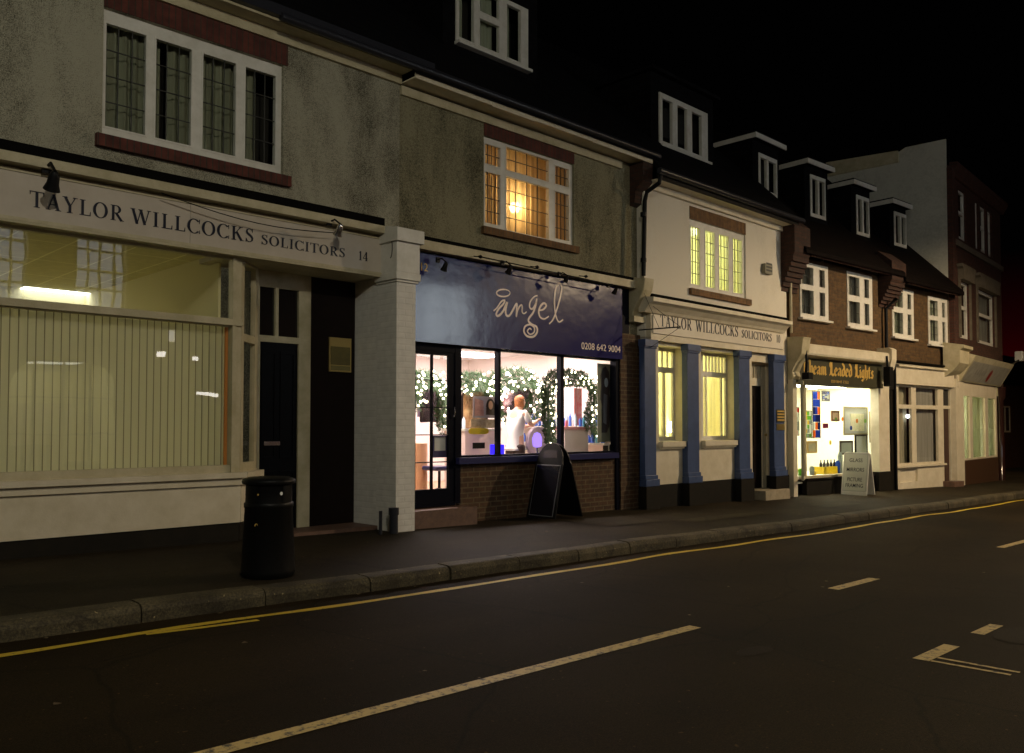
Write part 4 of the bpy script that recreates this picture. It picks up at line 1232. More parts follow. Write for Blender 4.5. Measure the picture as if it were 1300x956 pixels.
lp.build('table_lamp', glow('table_lamp_shade', (1, .85, .5), 60), b10, smooth=True)
MB().box(r1[0], r1[1], .50, .8, hb - .3, hb + .14).build('side_table', M['wood_dark'], b10)
# doorway of no 10
v_ = .20
dz1 = B.z(965, 490, v_); dz0 = gz(16) + .32
f = MB().grid(r3[0] - .01, r3[1] + .01, dz0, ht - .11, v_ - .02, v_ + .06, [(r3[0] + .04, r3[1] - .14, dz0, dz1), (r3[0] + .04, r3[1] - .14, dz1 + .16, ht - .16)])
for i in range(1, 7):
    x_ = r3[0] + .04 + (r3[1] - r3[0] - .18) * i / 7; f.box(x_ - .012, x_ + .012, v_ - .02, v_ + .02, dz1 + .16, ht - .16)
f.build('door_frame', M['cream'], b10)
MB().box(r3[0] + .04, r3[1] - .14, v_ + .02, v_ + .025, dz1 + .16, ht - .16).build('fanlight', mat('dim_glass', (.10, .08, .04), .15), b10)
d_ = MB().box(r3[0] + .045, r3[1] - .145, v_ + .01, v_ + .06, dz0 + .01, dz1 - .005)
for a, b in ((.08, .32), (.40, .62)):
    for zz in ((.15, .75), (.9, 1.95)):
        d_.grid(r3[0] + a, r3[0] + b, dz0 + zz[0], dz0 + zz[1], v_ - .002, v_ + .0098, [(r3[0] + a + .03, r3[0] + b - .03, dz0 + zz[0] + .03, dz0 + zz[1] - .03)])
d_ = d_.build('door', M['wood_dark'], b10)
k_ = B.P(970, 552, v_)
MB().tube([(k_[0], v_ + .0, k_[1]), (k_[0], v_ - .04, k_[1]), (k_[0], v_ - .06, k_[1])], [.02, .02, .032], 10).build('handle', M['brass'], d_)
sz_ = gz(16) + .1
MB().box(r3[0] - .02, r3[1] + .12, -.30, .3, sz_ - .1, sz_ + .22).build('step', M['stone'], b10, bevel=.01)
# plates on the fourth pilaster
a, b = fx[3]
for (y0_, y1_, lb, mt) in ((520, 536, 'dark plate with small yellow writing on the last blue pilaster', M['olive_board']), (538, 546, 'small polished brass plate below the dark one on the last blue pilaster', M['brass'])):
    t_ = root('name_plate', lb, 'plate', B, a, -.125, B.z(992, y1_, -.125), 'plates on the blue pilaster')
    zz0, zz1 = B.z(992, y1_, -.125), B.z(992, y0_, -.125)
    MB().box(a + .09, b - .01, -.135, -.121, zz0, zz1).build('plate', mt, t_)
    if mt is M['olive_board']:
        l2 = MB()
        for i in range(4): l2.box(a + .11, b - .03, -.138, -.1355, zz0 + (zz1 - zz0) * (.12 + .23 * i), zz0 + (zz1 - zz0) * (.22 + .23 * i))
        l2.build('lettering', M['gold'], t_)
# sign of no 10
sg = root('shop_sign', 'pale peach sign board with dark serif lettering and number 10 above the blue pilasters', 'shop sign', B, 12.5, -.12, bz0, 'fascia signs')
sv = -.125
MB().box(uL + .09, B.u(995, sv), sv, -.101, bz0, bz1 - .03).build('board', M['board_cream2'], sg)
lm = MB(); base = B.z(841, 414.5, sv); cap = B.z(841, 400, sv) - base
for wd_, a_, b_, c_ in (('TAYLOR', 838.5, 878.5, cap), ('WILLCOCKS', 883.5, 937.5, cap), ('SOLICITORS', 942, 980, cap * .78), ('10', 986, 990.8, cap * .78)):
    lm = MB(); serif_text(lm, wd_, B.u(a_, sv), B.u(b_, sv), base, c_, sv); lm.build('number' if wd_ == '10' else 'lettering', M['ink'], sg)
# alarm box
a0, a1 = B.P(971, 334, -.08), B.P(980.5, 349, -.08)
al = root('alarm_box', 'small grey alarm box on the cream wall right of the lit leaded window', 'alarm box', B, a0[0], -.02, a1[1])
MB().box(a0[0], a1[0], -.09, -.001, a1[1], a0[1]).build('case', mat('grey_alarm_case', (.22, .21, .15), .5), al, bevel=.01)
mb = MB()
for i in range(3): mb.box(a0[0] + .04, a1[0] - .03, -.094, -.0905, a1[1] + .05 + .07 * i, a1[1] + .09 + .07 * i)
mb.build('louvre', M['lead'], al)
# bare hanging sign bracket with stays
hb_ = root('sign_bracket', 'bare iron sign bracket with wire stays above the first blue pilaster', 'bracket', B, 12.25, -.1, 3.4)
q0, q1 = B.P(811, 419, -.12), B.P(864, 415, -.75)
e_ = H(864, 415, 3.52)
ex, ey = e_.x, e_.y - 9.1
r_ = ray(864, 415); t_ = (9.1 - .85) / r_.y; ex, ey, ez = r_.x * t_, -.85, CAM.z + r_.z * t_
r_ = ray(811, 419); t_ = (9.1 - .11) / r_.y; sx_, sy_, szz = r_.x * t_, -.11, CAM.z + r_.z * t_
mb = MB().tube([(sx_, sy_, szz), (ex, ey, ez)], .012, 6)
mb.tube([(sx_ + .1, -.1, szz + .75), ((sx_ + ex) / 2, (sy_ + ey) / 2, (szz + ez) / 2), ], .004, 5)
mb.tube([(sx_ + .3, -.1, szz + .5), (ex, ey, ez)], .004, 5); mb.tube([(sx_ + .3, -.1, szz - .3), (ex, ey, ez)], .004, 5)
mb.build('arm', M['black'], hb_)
# attic windows of no 10
vd = .7
w0, w1 = B.u(836, vd, 150), B.u(897, vd, 170); wz0 = B.z(837, 184, vd); wz1 = B.z(836, 117, vd)
dm = MB().grid(w0 - .25, w1 + .25, wz0 - .5, wz1 + .35, vd, vd + .1, [(w0, w1, wz0, wz1)])
dm.box(w0 - .25, w0 - .15, vd + .1, 2.6, wz0 - .3, wz1 + .35); dm.box(w1 + .15, w1 + .25, vd + .1, 2.6, wz0 - .3, wz1 + .35); dm.box(w0 - .35, w1 + .35, vd - .12, 3, wz1 + .351, wz1 + .42)
dm.build('dormer', M['slate'], b10)
cols = [(B.u(a, vd - .03, 160), B.u(b, vd - .03, 160)) for a, b in ((840.5, 854), (859.5, 872.5), (878, 891))]
window(b10, B, (w0, w1, wz0, wz1), vd - .03, cellgrid(cols, [(wz0 + .08, wz1 - .1)]), M['white'], None, None, None, sill=.03)
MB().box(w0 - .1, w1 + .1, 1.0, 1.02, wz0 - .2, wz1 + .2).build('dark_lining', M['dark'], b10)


def small_dormer(bld, fr, fl_, fr_x, ftop, fbot, wl, wr, wtop, wbot, mull, vf=.5, name='dormer'):
    """little flat-roofed dormer: white fascia, dark cheeks, narrow white window"""
    u0, u1 = fr.u(fl_, vf, ftop), fr.u(fr_x, vf, ftop)
    z1, z0 = fr.z(fl_, ftop, vf), fr.z(fl_, fbot, vf)
    f = MB().box(u0, u1, vf, vf + .03, z0, z1); f.box(u0, u0 + .03, vf + .031, vf + 2.2, z0, z1 - .002)
    vw = vf + .14
    a, b = fr.u(wl, vw, wtop), fr.u(wr, vw, wtop); c_, d = fr.z(wl, wbot, vw), fr.z(wl, wtop, vw)
    body = MB().grid(u0 + .1, u1 - .1, c_ - .5, z0 - .002, vw + .01, vw + .1, [(a, b, c_, d)])
    body.box(u0 + .1, u0 + .2, vw + .1, 2.6, c_ - .4, z0 - .002); body.box(u1 - .2, u1 - .1, vw + .1, 2.6, c_ - .4, z0 - .002)
    body.box(u0 + .031, u1 - .002, vf + .031, 2.9, z0 + .01, z1 + .04)
    db = body.build(name, M['slate'], bld)
    f.build('fascia_board', M['white'], db)
    m_ = fr.u(mull, vw, (wtop + wbot) / 2)
    fw_ = .05
    window(bld, fr, (a, b, c_, d), vw - .01, [(a + fw_, m_ - .03, c_ + .07, d - .09), (m_ + .03, b - fw_, c_ + .07, d - .09)], M['white'], None, None)
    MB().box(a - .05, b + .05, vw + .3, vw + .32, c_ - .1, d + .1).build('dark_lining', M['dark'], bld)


small_dormer(b10, B, 960, 998.5, 167, 173, 963, 986, 193.5, 243, 974)

# ================================================================= No 8, leaded lights shop
u8 = Cc.u(1131, 0, 500)
b8 = root('terraced_building', 'brown brick building with two white casement windows above the brightly lit leaded lights shop', 'building', Cc, 0.02, 0, gz(17.5) + .1, 'buildings of the shop terrace')
zt = Cc.z(1051, 335, 0) + .02


def pairwin(bld, LTx, LTy, RTx, RBy, Lx, mlx, trans, curtain, cmat):
    """white casement of four lights: Lx glass px pairs left, mlx right"""
    v_ = -.02
    a, b = Cc.u(LTx, v_, (LTy + RBy) / 2), Cc.u(RTx, v_, (LTy + RBy) / 2)
    d = Cc.z(LTx, LTy, v_); c_ = Cc.z(RTx, RBy, v_)
    gl = [(Cc.u(Lx[0], v_), Cc.u(Lx[1], v_)), (Cc.u(mlx[0], v_), Cc.u(mlx[1], v_))]
    t1, t0 = Cc.z(LTx, trans[0], v_), Cc.z(LTx, trans[1], v_)
    window(bld, Cc, (a, b, c_, d), v_, cellgrid(gl, [(c_ + .09, t0), (t1, d - .10)]), M['white'], [(a + .02, b - .02)] if curtain else None, cmat, (3, 6) if curtain else None, sill=.06, depth=.08)
    return (a + .01, b - .01, c_ + .01, d - .01)


h1 = pairwin(b8, 1016, 331, 1051.5, 408, (1018.5, 1034), (1041.5, 1048.5), (360, 366), True, M['net'])
h2 = pairwin(b8, 1076, 344, 1107.5, 419, (1078.5, 1092.5), (1098.5, 1104.5), (374, 381), True, M['net'])
mb = MB().grid(.02, u8, 2.5, zt, 0, .24, [h1, h2]); shell(mb, .02, u8, -.1, zt); mb.build('wall', M['yellow_brick'], b8)
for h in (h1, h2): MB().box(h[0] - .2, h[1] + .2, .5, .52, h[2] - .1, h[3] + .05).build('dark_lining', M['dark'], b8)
mb = MB(); gable_roof(mb, .02, u8, zt + .06, v0=-.42, pitch=46); mb.build('roof', M['tile'], b8)
mb = MB().box(.35, u8, -.36, -.28, zt - .05, zt + .05); mb.build('eaves_board', M['red_brick'], b8)
small_dormer(b8, Cc, 1025.5, 1060, 200, 206, 1028.5, 1047.5, 221, 274, 1038.5)
small_dormer(b8, Cc, 1084.5, 1113, 227, 232.5, 1087, 1103, 247, 297, 1095)


def corbel(px0, px1, pyt, pyb, lab, fr=Cc):
    u0, u1 = fr.u(px0, -.2, pyb), fr.u(px1, -.2, pyb)
    zb, ztp = fr.z(px1, pyb, -.2), fr.z(px1, pyt, -.2)
    t = root('party_wall_corbel', lab, 'corbel', fr, u0, -.1, zb, 'brick corbels between buildings')
    m_ = MB(); H_ = ztp - zb
    pr = [(0, zb)]
    for i in range(7):
        pr += [(-.048 * i - .03, zb + H_ * .07 * i), (-.048 * i - .03, zb + H_ * .07 * (i + 1))]
    pr += [(-.36, zb + H_ * .55), (-.36, ztp - .1), (0, ztp + .2)]
    m_.prism(pr, u0, u1, 'x')
    m_.build('stepped_brickwork', M['corbel_brick'], t)


corbel(1001, 1021, 287, 372, 'stepped brick corbel rising above the eaves beside the cream wall')
corbel(1125, 1143, 332, 392, 'stepped brick corbel above the black downpipe between the brown brick houses')
# white thin pipe
q = Cc.u(1005, -.06); MBp = MB().tube([(q, -.06, 3.6), (q, -.06, Cc.z(1005, 354, -.06))], .03, 8)
tp = root('downpipe', 'thin pale pipe on the brick strip beside the cream wall', 'downpipe', Cc, q, -.06, 3.6); MBp.build('pipe', M['cream2'], tp, smooth=True)
# shopfront of no 8
cl, cr_ = Cc.u(1021, -.3), Cc.u(1131, -.3)
cz1, cz0 = Cc.z(1060, 440, -.3), Cc.z(1060, 455, -.3)
MB().prism([(0, cz0 - .02), (-.12, cz0 - .02), (-.30, cz0 + .02), (-.32, cz0 + .06), (-.32, cz1 - .03), (-.28, cz1), (0, cz1 + .05)], cl, cr_, 'x').build('awning_box', M['cream'], b8)
fzt, fzb = cz0 - .03, Cc.z(1060, 490, -.1)
fl_u, fr_u = Cc.u(1006, -.1), Cc.u(1120, -.1)
vi = .02
wl_, wr_ = Cc.u(1023, vi), Cc.u(1113, vi)
zs = Cc.z(1113, 600, vi); ztp = Cc.z(1060, 491, vi)
fw = MB().grid(wl_ - .05, wr_ + .12, zs - .02, ztp + .06, vi, vi + .07, [(wl_, wr_, zs + .03, ztp)])
i0 = len(fw.v); LL = .85
fw.grid(wl_ - .05 - LL, wl_ - .05, zs - .02, ztp + .06, vi, vi + .05, [(wl_ - LL, wl_ - .12, zs + .03, ztp)])
ang8 = -28
xf(fw, i0, wl_ - .05, vi, ang8 * -1)
i0_ = i0
wf = fw.build('shop_window', M['cream2'], b8)
pn = MB(); pn.poly([(wl_, vi + .03, zs + .03), (wr_, vi + .03, zs + .03), (wr_, vi + .03, ztp), (wl_, vi + .03, ztp)])
i0 = len(pn.v); pn.poly([(wl_ - LL, vi + .03, zs + .03), (wl_ - .12, vi + .03, zs + .03), (wl_ - .12, vi + .03, ztp), (wl_ - LL, vi + .03, ztp)]); xf(pn, i0, wl_ - .05, vi, 28)
pn.build('pane', M['shop_glass'], wf)
MB().box(wl_ - .05, wr_ + .12, vi - .03, vi + .1, -.25, zs - .021).build('stall_riser', M['plinth'], b8)
MB().box(wl_ - .08, wr_ + .14, vi - .07, vi + .03, zs - .06, zs - .0215).build('window_sill', M['wood_dark'], wf)
MB().box(.35, u8 - .02, -.09, .0, fzb + .0, cz0 - .03).build('sign_backing', M['plinth'], b8)
mb = MB().box(Cc.u(1115, -.12), Cc.u(1128.5, -.12), -.12, .1, .45, fzb + .25); mb.build('pier', M['cream'], b8)
MB().box(Cc.u(1114, -.14), Cc.u(1130, -.14), -.15, .1, -.25, .449).build('pier_base', M['plinth'], b8)
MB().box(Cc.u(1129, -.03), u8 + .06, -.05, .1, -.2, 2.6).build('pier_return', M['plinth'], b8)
mb = MB().prism([(0, 2.55), (-.10, 2.55), (-.16, 2.7), (-.33, 3.0), (-.38, 3.2), (-.38, 3.45), (-.3, 3.5), (0, 3.5)], Cc.u(1128.5, -.3), Cc.u(1134.5, -.3), 'x'); mb.build('console', M['cream'], b8)
# yellow console and slim post at the left of no 8
t_ = root('console_bracket', 'cream scrolled console bracket and slim post between the peach sign and the leaded lights shop', 'bracket', Cc, .0, -.1, 2.6)
zc1, zc0 = Cc.z(1003, 428, -.2), Cc.z(1000, 478, -.2)
mb = MB().prism([(-.02, zc0 - .05), (-.12, zc0 - .05), (-.16, zc0 + .02), (-.13, zc0 + .12), (-.22, zc0 + .3), (-.36, zc0 + .5), (-.40, zc0 + .8), (-.40, zc1 - .05), (-.42, zc1), (-.02, zc1 + .03)], -.13, .17, 'x')
mb.build('scroll', M['cream2'], t_, bevel=.015)
mb = MB().box(-.12, .02, -.14, -.021, gz(17.5) + .05, zc0 - .051); mb.box(.045, .10, -.10, .0, gz(17.5) + .05, zc0 - .051)
mb.build('post', M['cream'], t_)
# awning arms
for (px, pyt, pyb, lb) in ((1023, 439, 480, 'black folded awning arm at the left end of the gothic shop sign'), (1126, 452, 489, 'black folded awning arm and box at the right end of the gothic shop sign')):
    a = Cc.u(px, -.34, (pyt + pyb) / 2); z1_, z0_ = Cc.z(px, pyt, -.34), Cc.z(px, pyb, -.34)
    t_ = root('awning_arm', lb, 'awning arm', Cc, a, -.34, z0_, 'awning arms')
    mb = MB().tube([(a, -.34, z1_), (a, -.36, (z0_ + z1_) / 2), (a + .05, -.30, z0_)], .028, 8); mb.build('arm', M['black'], t_, smooth=True)
    MB().box(a - .05, a + .12, -.44, -.27, z0_ - .03, z0_ + (.45 if px > 1100 else .12)).build('box', M['black'], t_, bevel=.01)
# gothic sign
sv = -.125
sg = root('shop_sign', 'dark olive sign board with gold blackletter writing above the brightly lit window', 'shop sign', Cc, .3, sv, fzb, 'fascia signs')
MB().box(Cc.u(1008, sv), Cc.u(1121, sv), sv, -.091, fzb + .01, fzt).build('board', M['olive_board'], sg)
BL = {  # broad-nib strokes on x-height .6
    'C': ([[(.42, .86), (.30, .98), (.10, .80), (.08, .25), (.26, .0), (.46, .16)], [(.30, .90), (.28, .15)]], .56),
    'h': ([[(.06, 1.05), (.12, .95), (.12, .06), (.18, .0)], [(.12, .50), (.28, .60), (.34, .52), (.34, .05), (.22, -.16)]], .44),
    'e': ([[(.30, .50), (.18, .60), (.08, .48), (.08, .10), (.20, .0), (.34, .12)], [(.30, .52), (.32, .38), (.12, .28)]], .40),
    'a': ([[(.08, .50), (.18, .60), (.32, .52), (.32, .08), (.40, .0)], [(.30, .36), (.14, .30), (.08, .18), (.12, .04), (.30, .12)]], .46),
    'm': ([[(.04, .52), (.10, .60), (.10, .0)], [(.12, .50), (.24, .60), (.30, .52), (.30, .0)], [(.32, .50), (.44, .60), (.50, .52), (.50, .06), (.58, .0)]], .64),
    'L': ([[(.14, 1.02), (.08, .80), (.20, .60), (.14, .12), (.06, .0)], [(.06, .05), (.28, .12), (.46, -.02), (.50, .16)], [(.28, 1.0), (.26, .14)]], .56),
    'd': ([[(.10, 1.0), (.30, .78), (.34, .55), (.34, .08), (.20, .0), (.08, .12), (.08, .46), (.20, .58), (.32, .50)]], .44),
    'i': ([[(.06, .54), (.12, .60), (.12, .06), (.20, .0)], [(.10, .82), (.14, .78)]], .26),
    'g': ([[(.32, .54), (.18, .60), (.08, .46), (.08, .12), (.20, .02), (.32, .14)], [(.32, .60), (.32, -.12), (.18, -.26), (.06, -.16)]], .42),
    't': ([[(.14, .86), (.12, .06), (.22, .0), (.30, .08)], [(.02, .60), (.26, .60)]], .32),
    's': ([[(.30, .52), (.18, .60), (.08, .48), (.30, .20), (.22, .0), (.06, .10)]], .38),
    ' ': ([], .30)}


def black(mb, txt, u0, u1, z0, h, v):
    tot = sum(BL[c_][1] for c_ in txt); sx = (u1 - u0) / tot; x_ = 0; nb = Vector((.075, .055)); k = 0
    for c_ in txt:
        for s_ in BL[c_][0]:
            for i in range(len(s_) - 1):
                p, q = Vector(s_[i]), Vector(s_[i + 1])
                quad = [p - nb, p + nb, q + nb, q - nb]
                pts = [(u0 + (x_ + t.x) * sx, z0 + t.y * h) for t in quad]
                mb.prism(pts, v - .005 - .0003 * (k % 5), v - .0005); k += 1
                mb.prism([(a_ + (b2 - .5) * 0, c2) for a_, c2, b2 in [(p_[0], p_[1], 0) for p_ in [(u0 + (x_ + p.x - .03) * sx, z0 + (p.y - .05) * h), (u0 + (x_ + p.x + .05) * sx, z0 + p.y * h), (u0 + (x_ + p.x + .03) * sx, z0 + (p.y + .05) * h), (u0 + (x_ + p.x - .05) * sx, z0 + p.y * h)]]], v - .0065, v - .0005)
        x_ += BL[c_][1]


lm = MB(); zb_ = Cc.z(1028, 474.5, sv); hh = Cc.z(1028, 457.5, sv) - zb_
u1_ = Cc.u(1109, sv); uh = Cc.u(1027, sv)
tot = sum(BL[c_][1] for c_ in 'heam Leaded Lights'); uC = uh - (u1_ - uh) / tot * BL['C'][1]
black(lm, 'Cheam Leaded Lights', uC, u1_, zb_, hh, sv)
lm.build('lettering', M['gold'], sg)
zc_ = Cc.z(1066, 486.5, sv)
sans_text('020 8643 7352', Cc.u(1055, sv), Cc.u(1077, sv), zc_, .065, sv, M['gold'], sg, 'phone_number')
# downpipe
dp = root('downpipe', 'black downpipe below the brick corbel between the two brown brick buildings', 'downpipe', Cc, u8, -.08, 3.5)
a = Cc.u(1125, -.1, 410); MB().tube([(a + .15, -.3, Cc.z(1128, 380, -.1)), (a, -.1, Cc.z(1125, 392, -.1)), (a, -.1, Cc.z(1125, 441, -.1))], .045, 8).build('pipe', M['black'], dp, smooth=True)
mb = MB().tube([(u8 + .02, -.1, 3.4), (u8 + .02, -.1, gz(22))], .035, 8); mb.build('pipe', M['black'], dp, smooth=True)
# lit interior
shop_wall = mat('shop_wall_white', (.86, .84, .72), .8)
room(b8, 'shop_room', .12, u8 - .3, zs - .1, ztp + .12, .10, 2.6, shop_wall)
MB().box(.5, u8 - .5, .13, .26, ztp + .07, ztp + .10).build('added_window_strip', glow('pavement_fill_glow', (1, .93, .62), 220), b8)  # strip added inside the window to throw light on the pavement
MB().box(.6, u8 - .8, .5, 1.3, ztp + .06, ztp + .10).build('ceiling_light', glow('shop_tube_light', (1, .95, .70), 15), b8)

# ================================================================= No 6
b6 = root('terraced_building', 'brown brick building with two white windows above a plain cream shopfront with recessed bay', 'building', Cc, u8 + .03, 0, gz(22) + .05, 'buildings of the shop terrace')
u6 = ue - .02
h1 = pairwin(b6, 1133, 364, 1160, 431, (1136, 1147.5), (1153, 1158), (389, 395), True, M['curtain'])
h2 = pairwin(b6, 1179, 375.5, 1203, 440, (1181.3, 1192), (1197, 1201.2), (400, 405), True, M['curtain'])
zt6 = Cc.z(1160, 366, 0) + .02
mb = MB().grid(u8 + .003, u6, 2.9, zt6, 0, .24, [h1, h2]); shell(mb, u8 + .003, u6, -.2, zt6); mb.build('wall', M['yellow_brick'], b6)
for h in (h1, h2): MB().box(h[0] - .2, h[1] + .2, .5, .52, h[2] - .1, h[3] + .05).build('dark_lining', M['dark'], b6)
mb = MB(); gable_roof(mb, u8 + .003, u6 + .0, zt6 + .06, v0=-.42, pitch=46); mb.build('roof', M['tile'], b6)
MB().box(u8 + .3, u6, -.36, -.28, zt6 - .05, zt6 + .05).build('eaves_board', M['red_brick'], b6)
small_dormer(b6, Cc, 1134, 1158.5, 251.5, 257, 1135, 1150, 268, 311, 1143)
v6 = -.12
f1, f0 = Cc.z(1140, 463, v6), Cc.z(1140, 487, v6)
MB().prism([(0, f0), (v6, f0), (v6, f1 - .06), (v6 - .08, f1 - .04), (v6 - .08, f1), (0, f1 + .06)], u8 + .05, Cc.u(1217, v6), 'x').build('fascia_board', M['cream'], b6)
MB().box(u8 + .02, u6, -.14, 0, f1 + .061, f1 + .11).build('flashing', M['flash'], b6)
r1_, r0_ = Cc.z(1160, 514, 0), Cc.z(1160, 519, 0); gt, gb_ = f0 - .06, Cc.z(1150, 588, 0)
pxs = [(1132.5, 1136.5), (1140.5, 1156.5), (1162.5, 1190)]
cs_ = [(Cc.u(a, 0), Cc.u(b, 0)) for a, b in pxs]
cs_[0] = (u8 + .08, cs_[0][1])
fw = MB().grid(u8 + .05, Cc.u(1195.5, 0), gb_ - .06, f0 - .001, 0, .07, [(a, b, gb_, r0_) for a, b in cs_] + [(a, b, r1_, gt) for a, b in cs_])
wf = fw.build('shop_window', M['cream'], b6)
pn = MB()
for a, b in cs_:
    for c_, d in ((gb_, r0_), (r1_, gt)): pn.poly([(a, .03, c_), (b, .03, c_), (b, .03, d), (a, .03, d)])
pn.build('pane', M['shop_glass'], wf)
wavy(MB(), u8 + .1, Cc.u(1151, .2), gb_ - .05, gt + .02, .2, .02, .16).build('curtain', cloth('pale_shop_curtain', (.66, .60, .42), .35), wf)
MB().box(Cc.u(1163, 0), Cc.u(1193, 0), .15, .16, gb_ - .05, gt + .02).build('blind', cloth('grey_roller_blind', (.50, .48, .42), .3), wf)
MB().box(u8 + .05, Cc.u(1197, 0), -.07, .02, gb_ - .11, gb_ - .061).build('window_sill', M['cream'], wf)
uq = [Cc.u(1141, 0), Cc.u(1163, 0)]
MB().grid(u8 + .06, Cc.u(1196, 0), -.3, gb_ - .111, 0, .1, [(uq[0], uq[1], .12, gb_ - .16)]).box(uq[0], uq[1], .06, .09, .1, gb_ - .15).build('stall_riser', M['cream'], b6)
d0, d1 = Cc.u(1197, 0), Cc.u(1205.5, 0)
mb = MB().grid(Cc.u(1195.6, 0), d1 + .35, -.25, f0 - .001, .0, .1, [(d0, d1, -.2, Cc.z(1200, 519, 0)), (d0, d1, Cc.z(1200, 515, 0), gt)]); mb.build('door_frame', M['cream'], b6)
MB().box(d0, d1, .05, .09, -.2, Cc.z(1200, 519, 0)).build('door', mat('brown_door', (.05, .02, .012), .5), b6)
MB().box(d0, d1, .05, .06, Cc.z(1200, 515, 0), gt).build('fanlight', M['dark'], b6)
MB().box(d0 - .1, d1 + .1, -.3, 0, -.4, gz(26) + .28).build('step', M['step'], b6)
# glowing globe standing in for a lamp's reflection in the glass of no 6
q = Cc.P(1151.5, 528.5, .12)
ld_ = root('lamp_reflection_globe', 'small white glowing globe standing in for a lamp reflection in the plain cream shopfront', 'lamp', Cc, q[0], .1, q[1])
mb = MB().lathe(q[0], .10, [(.001, q[1] - .05), (.04, q[1] - .035), (.05, q[1]), (.035, q[1] + .04), (.001, q[1] + .05)], 12); mb.build('globe', glow('reflection_glow', (.9, .95, 1), 7), ld_, smooth=True)

# ================================================================= corner building
b4 = root('corner_building', 'tall dark red brick corner building with pale blank gable wall and sash windows', 'building', Ee, 0, 0, -.3)
zg = Ee.z(1202, 179, .0)
zE1 = Ee.z(1209, 212, -.05)
uE1 = Ee.u(1270, 0, 300)
wins = []


def sash(pl_, pr_, yt, yb, y_l=None):
    a, b = Ee.u(pl_, .08, (yt + yb) / 2), Ee.u(pr_, .08, (yt + yb) / 2)
    return (a, b, Ee.z((pl_ + pr_) / 2, yb, .08), Ee.z((pl_ + pr_) / 2, yt, .08))


s2 = [sash(1213, 1222.5, 243, 303), sash(1234.6, 1239, 259, 317), sash(1241, 1248.5, 263, 322), sash(1250.5, 1255.8, 269, 328)]
s1 = [sash(1214, 1226.7, 358, 432), sash(1236.5, 1259, 372, 436)]
zm2 = sum(s[3] for s in s2) / 4; zb2 = sum(s[2] for s in s2) / 4
s2 = [(a, b, zb2, zm2) for a, b, _, _ in s2]
zm1 = sum(s[3] for s in s1) / 2; zb1 = sum(s[2] for s in s1) / 2
s1 = [(a, b, zb1, zm1) for a, b, _, _ in s1]
mb = MB().grid(.0, uE1, 2.9, zE1, 0, .3, s2 + s1)
mb.box(uE1 - .3, uE1, .3, 9, -.5, zE1); mb.box(0.05, uE1 - .3, 8.7, 9, -.5, zE1)
mb.build('wall', M['red_brick'], b4)
vg = Ee.Q(1150, 187, -.02)[0]; vg2 = Ee.Q(1139, 194, -.02); vg3 = Ee.Q(1058, 207, -.02)
v1g = Ee.Q(1150, 187, -.02); v0g = Ee.Q(1199.5, 178, -.02)
gz_ = max(v0g[1], v1g[1])
pr = [(.0, -.5), (.0, gz_), (v1g[0], gz_), (v1g[0] + .5, gz_ - .25), (v1g[0] + 1.0, vg2[1] + .0), (vg3[0], vg3[1]), (vg3[0] + 3, vg3[1] - 1.2), (vg3[0] + 3, -.5)]
MB().prism(pr, -.03, -.001, 'x').build('gable_wall', M['white_gable'], b4)
cpg = MB().prism([(v1g[0] + .2, vg2[1] + .04), (v1g[0] + .2, vg2[1] - .30), (vg3[0] + .2, vg3[1] - .40), (vg3[0] + .2, vg3[1] + .04)], -.10, -.031, 'x')
cpg.build('barge_strip', M['cream2'], b4)
mb = MB().box(-.03, .25, -.14, .0, 2.9, zE1 - .1); mb.build('corner_pier', M['red_brick'], b4)
MB().prism([(0, zE1 - .25), (-.08, zE1 - .25), (-.22, zE1), (-.22, zE1 + .1), (0, zE1 + .12)], .25, uE1 + .1, 'x').build('cornice', M['red_brick'], b4)
MB().box(.25, uE1 + .05, -.07, -.001, zb2 - .28, zb2 - .12).build('string_course', M['sooty_stone'], b4)
for k, h in enumerate(s2 + s1):
    a, b, c_, d = h; m_ = (c_ + d) / 2; m2 = c_ + (d - c_) * .55; fw_ = .08
    window(b4, Ee, h, .06, [(a + fw_, b - fw_, c_ + .1, m2 - .04), (a + fw_, b - fw_, m2 + .04, d - .08)], M['white'], [(a + .1, b - .1)] if k in (4, 5) else None, M['net'], None)
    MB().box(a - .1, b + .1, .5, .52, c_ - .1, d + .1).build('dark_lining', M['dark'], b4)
for h in s1:
    a, b, c_, d = h
    MB().prism([(a - .08, d + .0), (b + .08, d + .0), (b + .10, d + .30), (b + .20, d + .36), (b + .20, d + .44), (a - .20, d + .44), (a - .20, d + .36), (a - .10, d + .30)], -.16, -.001).build('window_head', M['sooty_stone'], b4)
    MB().box(a - .07, a - .001, -.06, -.001, c_, d - .001).box(b + .001, b + .07, -.06, -.001, c_, d - .001).build('architrave', M['sooty_stone'], b4)
rf = MB().prism([(-.1, zE1 + .13), (3.5, zE1 + .5), (9.2, zE1 + .13)], .0, uE1, 'x'); rf.build('roof', M['slate'], b4)
